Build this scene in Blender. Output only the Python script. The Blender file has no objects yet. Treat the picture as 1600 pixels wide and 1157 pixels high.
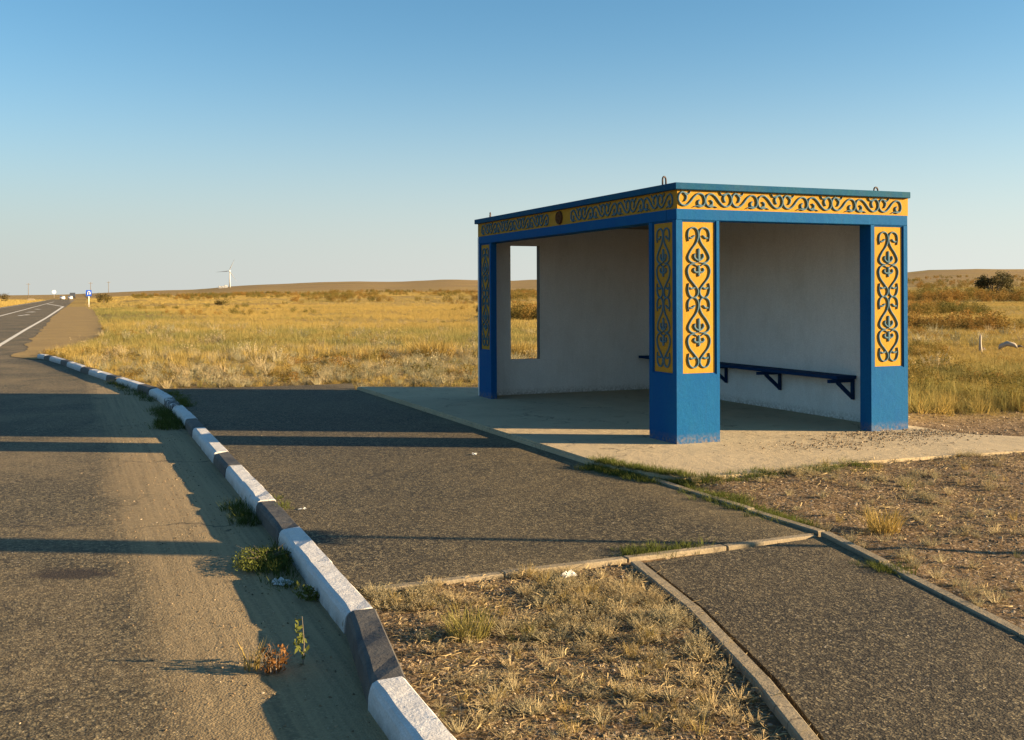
import bpy, bmesh, math, random
import numpy as np
from mathutils import Vector, Matrix
random.seed(7); RNG = np.random.default_rng(11)
R = math.radians
scene = bpy.context.scene
COL = scene.collection

# ------------------------------------------------------------------ camera
YAW, ROLL, EYE = 0.3927, -0.0037, 1.6
cam_data = bpy.data.cameras.new('camera')
cam_data.sensor_fit = 'HORIZONTAL'; cam_data.sensor_width = 36.0
cam_data.lens = 1674.56 / 1600.0 * 36.0
cam_data.shift_y = -(578.5 - 459.87) / 1600.0
cam_data.clip_start = 0.05; cam_data.clip_end = 12000
cam = bpy.data.objects.new('camera', cam_data); COL.objects.link(cam)
cam.matrix_world = (Matrix.Translation((0, 0, EYE)) @ Matrix.Rotation(-YAW, 4, 'Z')
                    @ Matrix.Rotation(R(90), 4, 'X') @ Matrix.Rotation(ROLL, 4, 'Z'))
scene.camera = cam

# ------------------------------------------------------------------ world, sun, exposure
SUN_AZ, SUN_EL = 118.0, 13.2          # compass degrees clockwise from +Y, elevation
world = bpy.data.worlds.new('World'); scene.world = world; world.use_nodes = True
wn = world.node_tree.nodes; wl = world.node_tree.links
sky = wn.new('ShaderNodeTexSky'); sky.sky_type = 'NISHITA'; sky.sun_disc = False
sky.sun_elevation = R(SUN_EL); sky.sun_rotation = R(SUN_AZ)
sky.altitude = 100; sky.air_density = 0.9; sky.dust_density = 0.7; sky.ozone_density = 3.2
wb = wn.new('ShaderNodeMix'); wb.data_type = 'RGBA'; wb.blend_type = 'MULTIPLY'; wb.inputs[0].default_value = 1.0   # white balance of the whole sky
wb.inputs[7].default_value = (0.66, 0.89, 0.85, 1.0)
wl.new(sky.outputs[0], wb.inputs[6]); 
# pale dust haze low in the sky all the way round, a little brighter towards the sun
def wmath(op, a, b=0.0):
    n = wn.new('ShaderNodeMath'); n.operation = op
    for i, v in enumerate((a, b)):
        if isinstance(v, bpy.types.NodeSocket): wl.new(v, n.inputs[i])
        else: n.inputs[i].default_value = v
    return n.outputs[0]
wtc = wn.new('ShaderNodeTexCoord'); wsep = wn.new('ShaderNodeSeparateXYZ'); wl.new(wtc.outputs['Generated'], wsep.inputs[0])
wz = wmath('MAXIMUM', wsep.outputs[2], 0.0); wq = wmath('DIVIDE', wz, 0.135)
whz = wmath('MULTIPLY', wmath('EXPONENT', wmath('MULTIPLY', wmath('MULTIPLY', wq, wq), -1.0)), 0.95)
wdot = wmath('ADD', wmath('MULTIPLY', wsep.outputs[0], math.sin(R(SUN_AZ))), wmath('MULTIPLY', wsep.outputs[1], math.cos(R(SUN_AZ))))
wbr = wmath('ADD', wmath('MULTIPLY', wdot, 0.30), 1.06)
whc = wn.new('ShaderNodeMix'); whc.data_type = 'RGBA'; whc.blend_type = 'MULTIPLY'; whc.inputs[0].default_value = 1.0
whc.inputs[6].default_value = (2.98, 3.07, 2.92, 1.0); wl.new(wbr, whc.inputs[7])
wmx = wn.new('ShaderNodeMix'); wmx.data_type = 'RGBA'; wl.new(whz, wmx.inputs[0]); wl.new(wb.outputs[2], wmx.inputs[6]); wl.new(whc.outputs[2], wmx.inputs[7])
wl.new(wmx.outputs[2], wn['Background'].inputs[0])
wn['Background'].inputs[1].default_value = 0.060
sun_data = bpy.data.lights.new('sun', 'SUN'); sun_data.energy = 5.0; sun_data.angle = R(0.5)
sun_data.color = (1.0, 0.73, 0.42)
sun = bpy.data.objects.new('sun', sun_data); COL.objects.link(sun)
sd = Vector((math.sin(R(SUN_AZ)) * math.cos(R(SUN_EL)), math.cos(R(SUN_AZ)) * math.cos(R(SUN_EL)), math.sin(R(SUN_EL))))
sun.rotation_euler = sd.to_track_quat('Z', 'Y').to_euler(); sun.location = sd * 60
scene.view_settings.view_transform = 'Standard'; scene.view_settings.look = 'None'
scene.view_settings.gamma = 1.0; scene.view_settings.use_curve_mapping = False
scene.view_settings.exposure = 1.92

# ------------------------------------------------------------------ material helpers
class NT:
    def __init__(s, name, rough=0.85, spec=0.25):
        s.m = bpy.data.materials.new(name); s.m.use_nodes = True
        s.n = s.m.node_tree.nodes; s.l = s.m.node_tree.links
        s.b = s.n['Principled BSDF']; s.b.inputs['Roughness'].default_value = rough
        s.b.inputs['Specular IOR Level'].default_value = spec
        s._pos = None
    def node(s, t, **kw):
        n = s.n.new(t)
        for k, v in kw.items(): setattr(n, k, v)
        return n
    def link(s, a, b): s.l.new(a, b)
    def put(s, sock, v):
        if hasattr(v, 'is_linked') or isinstance(v, bpy.types.NodeSocket): s.l.new(v, sock)
        else: sock.default_value = v
    @property
    def pos(s):
        if s._pos is None: s._pos = s.node('ShaderNodeNewGeometry').outputs['Position']
        return s._pos
    def objpos(s): return s.node('ShaderNodeTexCoord').outputs['Object']
    def mapping(s, vec, scale=(1, 1, 1), loc=(0, 0, 0), rot=(0, 0, 0)):
        m = s.node('ShaderNodeMapping'); s.link(vec, m.inputs[0])
        m.inputs['Scale'].default_value = scale; m.inputs['Location'].default_value = loc; m.inputs['Rotation'].default_value = rot
        return m.outputs[0]
    def noise(s, scale, detail=3, rough=0.55, vec=None, dist=0.0):
        n = s.node('ShaderNodeTexNoise'); s.link(vec or s.pos, n.inputs['Vector'])
        n.inputs['Scale'].default_value = scale; n.inputs['Detail'].default_value = detail
        n.inputs['Roughness'].default_value = rough; n.inputs['Distortion'].default_value = dist
        return n.outputs['Fac']
    def voronoi(s, scale, feature='F1', out='Distance', vec=None, rnd=1.0):
        n = s.node('ShaderNodeTexVoronoi', feature=feature); s.link(vec or s.pos, n.inputs['Vector'])
        n.inputs['Scale'].default_value = scale
        n.inputs['Randomness'].default_value = rnd
        return n.outputs[out]
    def ramp(s, fac, *stops):
        n = s.node('ShaderNodeValToRGB'); s.link(fac, n.inputs[0]); e = n.color_ramp.elements
        while len(e) < len(stops): e.new(0.5)
        for i, (p, c) in enumerate(stops):
            e[i].position = p; e[i].color = (c, c, c, 1) if isinstance(c, (int, float)) else tuple(c) + (1,)
        return n.outputs[0]
    def mix(s, fac, a, b, mode='MIX'):
        n = s.node('ShaderNodeMix', data_type='RGBA', blend_type=mode)
        s.put(n.inputs[0], fac)
        for k, v in ((6, a), (7, b)):
            if isinstance(v, tuple): n.inputs[k].default_value = v + (1,) if len(v) == 3 else v
            else: s.link(v, n.inputs[k])
        return n.outputs[2]
    def math(s, op, a, b=0.0, clamp=False):
        n = s.node('ShaderNodeMath', operation=op, use_clamp=clamp); s.put(n.inputs[0], a); s.put(n.inputs[1], b)
        return n.outputs[0]
    def sep(s, vec):
        n = s.node('ShaderNodeSeparateXYZ'); s.link(vec, n.inputs[0]); return n.outputs
    def attr(s, name, kind='GEOMETRY', out='Fac'):
        n = s.node('ShaderNodeAttribute', attribute_name=name, attribute_type=kind); return n.outputs[out]
    def color(s, c): s.put(s.b.inputs['Base Color'], c if not isinstance(c, tuple) else c + (1,))
    def bump(s, h, strength=0.5, dist=0.01, prev=None):
        n = s.node('ShaderNodeBump'); n.inputs['Strength'].default_value = strength; n.inputs['Distance'].default_value = dist
        s.link(h, n.inputs['Height'])
        if prev is not None: s.link(prev, n.inputs['Normal'])
        s.link(n.outputs[0], s.b.inputs['Normal']); return n.outputs[0]

def plain(name, c, rough=0.6, spec=0.3):
    t = NT(name, rough, spec); t.color(c); return t.m

def paint(name, c, fade, dirt=(0.12, 0.1, 0.08), fade_amt=0.6, grain=0.5, low_dirt=True, chip_at=0.69, stain_amt=0.16, drip_amt=0.22):
    t = NT(name, 0.8, 0.1)
    big = t.noise(2.3, 5, 0.65); streak = t.noise(1.0, 5, 0.7, t.mapping(t.pos, (14, 14, 1.6)))
    f = t.math('MULTIPLY', t.math('ADD', t.ramp(big, (0.36, 0.0), (0.7, 1.0)), t.ramp(streak, (0.42, 0.0), (0.75, 0.8))), fade_amt * 0.5)
    col = t.mix(f, c, fade)
    fine = t.ramp(t.noise(90, 3, 0.6), (0.3, 0.86), (0.7, 1.1))
    col = t.mix(1.0, col, fine, 'MULTIPLY')
    chip = t.ramp(t.noise(19, 7, 0.75), (chip_at, 0.0), (chip_at + 0.02, 1.0))
    stain = t.ramp(t.noise(1.6, 7, 0.7, t.mapping(t.pos, (1, 1, 0.55)), 0.5), (0.5, 0.0), (0.78, 1.0))
    col = t.mix(t.math('MULTIPLY', stain, stain_amt), col, dirt)
    drip = t.ramp(t.noise(1.0, 4, 0.75, t.mapping(t.pos, (30, 30, 1.1))), (0.60, 0.0), (0.75, 1.0))
    col = t.mix(t.math('MULTIPLY', drip, drip_amt), col, dirt)
    col = t.mix(t.math('MULTIPLY', chip, 0.75), col, dirt)
    if low_dirt:
        z = t.sep(t.pos)[2]
        lo = t.math('SUBTRACT', 1.0, t.math('MULTIPLY', z, 9.0), True)
        lo = t.math('MULTIPLY', lo, t.ramp(t.noise(30, 5, 0.7), (0.4, 0.0), (0.62, 1.0)), True)
        col = t.mix(t.math('MULTIPLY', lo, 0.8), col, (0.20, 0.15, 0.10))
    t.color(col)
    t.bump(t.noise(140, 3, 0.6), grain, 0.004, t.bump(t.noise(14, 4, 0.6), 0.35, 0.012))
    return t.m

BLUE, BLUE_F = (0.0015, 0.072, 0.225), (0.008, 0.112, 0.225)
M = {}
M['blue'] = paint('blue_paint', BLUE, BLUE_F, dirt=(0.05, 0.075, 0.10), stain_amt=0.14)
M['blue_roof'] = paint('blue_roof_paint', (0.002, 0.060, 0.155), (0.014, 0.09, 0.125), fade_amt=1.1)
M['yellow'] = paint('yellow_paint', (0.42, 0.215, 0.022), (0.42, 0.24, 0.04), dirt=(0.2, 0.09, 0.03), low_dirt=False, stain_amt=0.14, drip_amt=0.25)
M['relief'] = paint('relief_paint', (0.06, 0.14, 0.195), (0.11, 0.17, 0.185), dirt=(0.16, 0.09, 0.04), fade_amt=1.0, low_dirt=False)
M['medal'] = paint('medallion_paint', (0.10, 0.045, 0.02), (0.16, 0.08, 0.03), low_dirt=False)
M['lime'] = paint('whitewash', (0.72, 0.69, 0.64), (0.62, 0.59, 0.54), dirt=(0.30, 0.26, 0.20), fade_amt=0.9, grain=0.35, chip_at=0.70, stain_amt=0.24, drip_amt=0.12)
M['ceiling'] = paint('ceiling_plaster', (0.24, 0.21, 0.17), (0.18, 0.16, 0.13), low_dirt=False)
M['steel'] = plain('rusty_steel', (0.05, 0.035, 0.03), 0.7)
M['dark_blue'] = paint('bench_paint', (0.004, 0.030, 0.095), (0.008, 0.04, 0.10), low_dirt=False)
M['white'] = plain('white_enamel', (0.78, 0.78, 0.76), 0.5)
M['sign_blue'] = plain('sign_blue', (0.01, 0.08, 0.50), 0.4)
M['black'] = plain('black_rubber', (0.02, 0.02, 0.02), 0.6)
M['glass'] = plain('dark_glass', (0.03, 0.04, 0.05), 0.1, 0.5)
M['car_white'] = plain('car_white', (0.75, 0.75, 0.75), 0.3, 0.5)
M['car_dark'] = plain('car_dark', (0.05, 0.06, 0.08), 0.3, 0.5)
M['wood'] = plain('grey_wood', (0.16, 0.13, 0.10), 0.9)
M['pale_wood'] = plain('bleached_wood', (0.36, 0.31, 0.25), 0.9)
M['mast'] = plain('weathered_mast_paint', (0.48, 0.48, 0.47), 0.6)
M['grey'] = plain('galvanised', (0.35, 0.35, 0.34), 0.5)

def kerb_paint(name, c, worn, under=(0.30, 0.27, 0.23), amt=0.68):
    t = NT(name, 0.7, 0.25)
    oi = t.node('ShaderNodeObjectInfo').outputs['Random']
    base = t.mix(t.ramp(t.noise(5, 5, 0.65), (0.35, 0.0), (0.75, 1.0)), c, worn)
    w = t.noise(11, 8, 0.72); thr = t.math('ADD', w, t.math('MULTIPLY', oi, 0.10))
    base = t.mix(t.ramp(thr, (amt + 0.03, 0.0), (amt + 0.08, 1.0)), base, under)
    z = t.sep(t.pos)[2]
    lo = t.math('MULTIPLY', t.math('SUBTRACT', -0.075, z), 14.0, True)
    lo = t.math('MULTIPLY', lo, t.ramp(t.noise(9, 5, 0.7), (0.35, 0.2), (0.65, 1.0)), True)
    base = t.mix(t.math('MULTIPLY', lo, 0.7), base, (0.19, 0.14, 0.10))
    base = t.mix(1.0, base, t.ramp(t.noise(120, 2, 0.6), (0.3, 0.82), (0.7, 1.1)), 'MULTIPLY')
    t.color(base)
    t.bump(t.noise(110, 4, 0.6), 0.5, 0.004, t.bump(t.noise(16, 5, 0.65), 0.5, 0.014))
    return t.m
M['kerb_white'] = kerb_paint('kerb_white_paint', (0.64, 0.63, 0.62), (0.52, 0.50, 0.47))
M['kerb_black'] = kerb_paint('kerb_black_paint', (0.05, 0.05, 0.052), (0.12, 0.11, 0.095), amt=0.70)
M['kerb_chip'] = kerb_paint('kerb_chipped_paint', (0.05, 0.055, 0.065), (0.11, 0.10, 0.10), under=(0.6, 0.58, 0.55), amt=0.5)

def asphalt(name, base, stone, dust, dust_amt, road=False):
    t = NT(name, 0.82, 0.3)
    col = t.mix(t.ramp(t.noise(0.8, 5, 0.6), (0.3, 0.0), (0.7, 1.0)), base, tuple(v * 1.35 for v in base))
    vc = t.node('ShaderNodeTexVoronoi'); t.link(t.pos, vc.inputs['Vector']); vc.inputs['Scale'].default_value = 95
    rnd = t.sep(vc.outputs['Color'])[0]
    sp = t.ramp(rnd, (0.45, 0.0), (0.9, 1.0))
    col = t.mix(t.math('MULTIPLY', sp, 0.8), col, stone)
    v2 = t.node('ShaderNodeTexVoronoi'); t.link(t.pos, v2.inputs['Vector']); v2.inputs['Scale'].default_value = 48
    col = t.mix(1.0, col, t.ramp(t.sep(v2.outputs['Color'])[1], (0.05, 0.30), (0.5, 0.92), (0.95, 1.6)), 'MULTIPLY')
    gap = t.ramp(vc.outputs['Distance'], (0.35, 1.0), (0.75, 0.5))
    col = t.mix(1.0, col, gap, 'MULTIPLY')
    col = t.mix(t.ramp(t.noise(38, 2, 0.5), (0.71, 0.0), (0.74, 0.8)), col, (0.42, 0.36, 0.28))
    d = t.ramp(t.noise(0.55, 6, 0.65, dist=0.4), (0.42, 0.0), (0.72, 1.0))
    dm = t.math('MULTIPLY', d, dust_amt)
    if not road:
        px_, py_, pz_ = t.sep(t.pos)
        edge = t.math('ADD', px_, t.math('MULTIPLY', t.math('SUBTRACT', t.noise(1.4, 5, 0.65), 0.5), 1.3))
        dm = t.math('MAXIMUM', dm, t.ramp(t.math('MULTIPLY', t.math('SUBTRACT', edge, 4.0), 1.0, True), (0.15, 0.0), (0.8, 0.55)))
    if road:
        x, y, z = t.sep(t.pos)
        wob = t.math('MULTIPLY', t.math('SUBTRACT', t.noise(0.9, 5, 0.6), 0.5), 0.55)
        e = t.math('ADD', x, wob)
        side = t.ramp(t.math('MULTIPLY', t.math('ADD', e, 0.2), 0.6, True), (0.27, 0.0), (0.42, 0.62), (0.75, 0.95))
        near = t.ramp(t.math('MULTIPLY', y, 0.025, True), (0.62, 1.0), (0.95, 0.6))
        side = t.math('MULTIPLY', side, near)
        trk = t.noise(1.0, 4, 0.6, t.mapping(t.pos, (26, 0.35, 1)))
        side = t.math('MULTIPLY', side, t.ramp(trk, (0.3, 0.55), (0.6, 1.0)), True)
        dm = t.math('MAXIMUM', dm, side)
        # old oil patch on the carriageway
        c = t.mapping(t.pos, (1, 1, 1), (-0.02, -7.29, 0)); c = t.mapping(c, (1, 1, 1), (0, 0, 0), (0, 0, R(22.5))); c = t.mapping(c, (2.9, 5.5, 0.0))
        ln = t.node('ShaderNodeVectorMath', operation='LENGTH'); t.link(c, ln.inputs[0])
        oil = t.math('ADD', ln.outputs['Value'], t.math('MULTIPLY', t.math('SUBTRACT', t.noise(9, 5, 0.6), 0.5), 1.1))
        oil = t.ramp(oil, (0.5, 1.0), (0.95, 0.0))
    col = t.mix(dm, col, t.mix(t.noise(60, 4, 0.7), tuple(v * 0.6 for v in dust), tuple(v * 1.25 for v in dust)))
    wv = t.node('ShaderNodeVectorMath', operation='ADD'); nz = t.node('ShaderNodeTexNoise'); t.link(t.pos, nz.inputs['Vector']); nz.inputs['Scale'].default_value = 1.8; nz.inputs['Detail'].default_value = 7
    t.link(t.pos, wv.inputs[0]); t.link(nz.outputs['Color'], wv.inputs[1])
    cr = t.ramp(t.voronoi(0.32, 'DISTANCE_TO_EDGE', 'Distance', wv.outputs[0]), (0.0, 1.0), (0.006, 0.0))
    col = t.mix(t.math('MULTIPLY', cr, t.ramp(t.noise(0.7, 3), (0.46, 0.0), (0.56, 0.85))), col, (0.014, 0.012, 0.010))
    if road: col = t.mix(t.math('MULTIPLY', oil, 0.85), col, (0.025, 0.016, 0.011))
    t.color(col)
    t.bump(vc.outputs['Distance'], 0.5, 0.005, t.bump(t.noise(55, 4, 0.7), 0.6, 0.008, t.bump(t.noise(7, 5, 0.6), 0.35, 0.02)))
    return t.m
M['path'] = asphalt('path_asphalt', (0.044, 0.036, 0.022), (0.22, 0.175, 0.095), (0.20, 0.15, 0.075), 0.3)
M['branch'] = asphalt('branch_asphalt', (0.037, 0.030, 0.019), (0.20, 0.16, 0.09), (0.18, 0.135, 0.07), 0.25)
M['road'] = asphalt('road_asphalt', (0.060, 0.050, 0.030), (0.25, 0.195, 0.105), (0.34, 0.25, 0.13), 0.4, road=True)

def concrete(name, a, b, stain, big=1.2):
    t = NT(name, 0.9, 0.2)
    col = t.mix(t.ramp(t.noise(big, 6, 0.65, dist=0.3), (0.32, 0.0), (0.68, 1.0)), a, b)
    col = t.mix(t.ramp(t.noise(3.1, 6, 0.7), (0.58, 0.0), (0.75, 0.8)), col, stain)
    col = t.mix(1.0, col, t.ramp(t.noise(75, 4, 0.7), (0.25, 0.72), (0.7, 1.12)), 'MULTIPLY')
    col = t.mix(t.ramp(t.noise(33, 3, 0.6), (0.68, 0.0), (0.72, 0.85)), col, (0.10, 0.08, 0.06))
    wv = t.node('ShaderNodeVectorMath', operation='ADD'); nz = t.node('ShaderNodeTexNoise'); t.link(t.pos, nz.inputs['Vector']); nz.inputs['Scale'].default_value = 2.5; nz.inputs['Detail'].default_value = 6
    t.link(t.pos, wv.inputs[0]); t.link(nz.outputs['Color'], wv.inputs[1])
    cr = t.ramp(t.voronoi(0.75, 'DISTANCE_TO_EDGE', 'Distance', wv.outputs[0]), (0.0, 1.0), (0.012, 0.0))
    col = t.mix(t.math('MULTIPLY', cr, t.ramp(t.noise(1.3, 3), (0.45, 0.0), (0.6, 0.8))), col, (0.07, 0.055, 0.04))
    t.color(col)
    t.bump(t.noise(60, 5, 0.65), 0.6, 0.006, t.bump(t.noise(6, 5, 0.6), 0.5, 0.025))
    return t.m
M['slab'] = concrete('slab_concrete', (0.48, 0.385, 0.245), (0.395, 0.32, 0.205), (0.28, 0.215, 0.13))
M['edging'] = concrete('edging_concrete', (0.30, 0.245, 0.165), (0.22, 0.18, 0.12), (0.15, 0.115, 0.075), 4)
M['reveal'] = concrete('dark_reveal', (0.20, 0.17, 0.13), (0.15, 0.125, 0.095), (0.10, 0.085, 0.065), 6)  # window reveal faces, toned darker brown than the whitewashed wall
M['sand'] = concrete('sandy_shoulder', (0.30, 0.205, 0.075), (0.235, 0.16, 0.062), (0.165, 0.11, 0.042), 0.5)
M['marking'] = concrete('road_marking_paint', (0.68, 0.66, 0.60), (0.5, 0.47, 0.42), (0.3, 0.27, 0.24), 2.0)

def ground_mat():
    t = NT('steppe_ground', 0.95, 0.1)
    za = t.node('ShaderNodeAttribute', attribute_name='zone', attribute_type='GEOMETRY')
    zr = t.node('ShaderNodeSeparateColor'); t.link(za.outputs['Color'], zr.inputs[0])
    soil_n = t.noise(5.0, 6, 0.7); peb = t.node('ShaderNodeTexVoronoi'); t.link(t.pos, peb.inputs['Vector']); peb.inputs['Scale'].default_value = 42
    soil = t.mix(t.ramp(soil_n, (0.3, 0.0), (0.7, 1.0)), (0.105, 0.068, 0.034), (0.20, 0.135, 0.07))
    pc = t.ramp(t.sep(peb.outputs['Color'])[1], (0.35, (0.13, 0.09, 0.06)), (0.7, (0.24, 0.18, 0.12)), (0.95, (0.42, 0.34, 0.25)))
    soil = t.mix(t.ramp(peb.outputs['Distance'], (0.3, 0.8), (0.6, 0.0)), soil, pc)
    straw = t.mix(t.ramp(t.noise(0.6, 6, 0.7), (0.3, 0.0), (0.7, 1.0)), (0.285, 0.198, 0.056), (0.36, 0.262, 0.082))
    straw = t.mix(t.ramp(t.noise(0.035, 6, 0.65, t.mapping(t.pos, (1, 1.0, 1))), (0.45, 0.0), (0.7, 0.75)), straw, (0.27, 0.15, 0.042))
    far = t.ramp(t.noise(0.010, 8, 0.68, dist=0.6), (0.53, 0.0), (0.60, 0.8))
    straw = t.mix(t.math('MULTIPLY', far, zr.outputs[2]), straw, (0.13, 0.095, 0.04))
    green = t.mix(t.ramp(t.noise(0.9, 5, 0.7), (0.3, 0.0), (0.7, 1.0)), (0.13, 0.11, 0.034), (0.23, 0.175, 0.058))
    straw = t.mix(t.math('MULTIPLY', za.outputs['Alpha'], t.ramp(t.noise(0.012, 6, 0.6), (0.3, 0.25), (0.6, 0.95))), straw, (0.265, 0.178, 0.078))
    col = t.mix(zr.outputs[0], soil, straw); col = t.mix(zr.outputs[1], col, green)
    col = t.mix(1.0, col, t.ramp(t.noise(24, 4, 0.75), (0.25, 0.62), (0.7, 1.2)), 'MULTIPLY')
    t.color(col)
    t.bump(t.noise(30, 5, 0.7), 0.7, 0.02, t.bump(peb.outputs['Distance'], -0.6, 0.012, t.bump(t.noise(1.5, 6, 0.75), 0.8, 0.12)))
    return t.m
M['ground'] = ground_mat()

def foliage(name, c0, c1, transl=0.3, c2=None):
    """c0..c1 chosen per plant by the instance attribute 'tint', varied per plant and along the blade."""
    t = NT(name, 0.75, 0.15)
    tint = t.attr('tint', 'INSTANCER')
    rnd = t.node('ShaderNodeObjectInfo').outputs['Random']
    f = t.math('ADD', tint, t.math('MULTIPLY', t.math('SUBTRACT', rnd, 0.5), 0.35), True)
    n = t.noise(18, 2, 0.5, t.pos)
    f = t.math('ADD', f, t.math('MULTIPLY', t.math('SUBTRACT', n, 0.5), 0.7), True)
    stops = [(0.0, c0), (1.0, c1)] if c2 is None else [(0.0, c0), (0.5, c1), (1.0, c2)]
    col = t.ramp(f, *stops)
    t.color(col)
    tr = t.node('ShaderNodeBsdfTranslucent'); t.link(col, tr.inputs[0])
    mx = t.node('ShaderNodeMixShader'); mx.inputs[0].default_value = transl
    out = t.n['Material Output']
    t.link(t.b.outputs[0], mx.inputs[1]); t.link(tr.outputs[0], mx.inputs[2]); t.link(mx.outputs[0], out.inputs[0])
    return t.m
M['grass'] = foliage('dry_grass_blades', (0.39, 0.278, 0.083), (0.30, 0.235, 0.075), 0.3, (0.185, 0.178, 0.058))
M['straw'] = foliage('straw_litter', (0.40, 0.30, 0.15), (0.27, 0.195, 0.09), 0.1)
M['sage'] = foliage('wormwood_leaves', (0.40, 0.31, 0.165), (0.34, 0.29, 0.17), 0.25, (0.22, 0.215, 0.13))
M['green'] = foliage('green_leaves', (0.115, 0.13, 0.026), (0.075, 0.095, 0.02), 0.3, (0.05, 0.068, 0.016))
M['bush'] = foliage('scrub_leaves', (0.27, 0.150, 0.036), (0.20, 0.140, 0.032), 0.3, (0.12, 0.108, 0.026))
M['bush_dark'] = foliage('bush_leaves', (0.10, 0.075, 0.02), (0.08, 0.07, 0.018), 0.25)
M['olive'] = foliage('olive_leaves', (0.25, 0.215, 0.065), (0.15, 0.16, 0.045), 0.3)
M['rust'] = foliage('rust_leaves', (0.22, 0.105, 0.032), (0.24, 0.14, 0.05), 0.3)
M['tree'] = foliage('tree_leaves', (0.075, 0.065, 0.025), (0.055, 0.052, 0.02), 0.2)

def stone_mat():
    t = NT('loose_stones', 0.85, 0.2)
    r = t.node('ShaderNodeObjectInfo').outputs['Random']
    t.color(t.ramp(r, (0.0, (0.07, 0.05, 0.032)), (0.45, (0.19, 0.135, 0.08)), (0.85, (0.28, 0.205, 0.12)), (1.0, (0.44, 0.36, 0.25))))
    return t.m
M['stone'] = stone_mat()

# ------------------------------------------------------------------ object helpers
def tag(o, label=None, cat=None, group=None, kind=None):
    for k, v in (('label', label), ('category', cat), ('group', group), ('kind', kind)):
        if v: o[k] = v
    return o
def empty(name, loc=(0, 0, 0), rz=0.0, parent=None):
    o = bpy.data.objects.new(name, None); o.empty_display_size = 0.2
    COL.objects.link(o); o.location = loc; o.rotation_euler = (0, 0, rz)
    if parent: o.parent = parent
    return o
def link(name, me, mat=None, parent=None, loc=(0, 0, 0), rz=0.0, sc=None):
    if mat is not None and not me.materials: me.materials.append(mat)
    o = bpy.data.objects.new(name, me); COL.objects.link(o); o.location = loc; o.rotation_euler = (0, 0, rz)
    if sc is not None: o.scale = (sc, sc, sc) if isinstance(sc, (int, float)) else sc
    if parent: o.parent = parent
    return o
def mesh(name, v, f, smooth=False):
    me = bpy.data.meshes.new(name); me.from_pydata([tuple(map(float, p)) for p in v], [], f); me.update()
    if smooth: me.polygons.foreach_set('use_smooth', [True] * len(me.polygons))
    return me
def np_mesh(name, v, tris, smooth=False):
    me = bpy.data.meshes.new(name); v = np.asarray(v, np.float32); tris = np.asarray(tris, np.int32)
    k = tris.shape[1]
    me.vertices.add(len(v)); me.vertices.foreach_set('co', v.ravel())
    me.loops.add(tris.size); me.loops.foreach_set('vertex_index', tris.ravel())
    me.polygons.add(len(tris)); me.polygons.foreach_set('loop_start', np.arange(0, tris.size, k, dtype=np.int32))
    me.polygons.foreach_set('loop_total', np.full(len(tris), k, np.int32))
    if smooth: me.polygons.foreach_set('use_smooth', np.ones(len(tris), bool))
    me.update(calc_edges=True); me.validate(); return me
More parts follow.
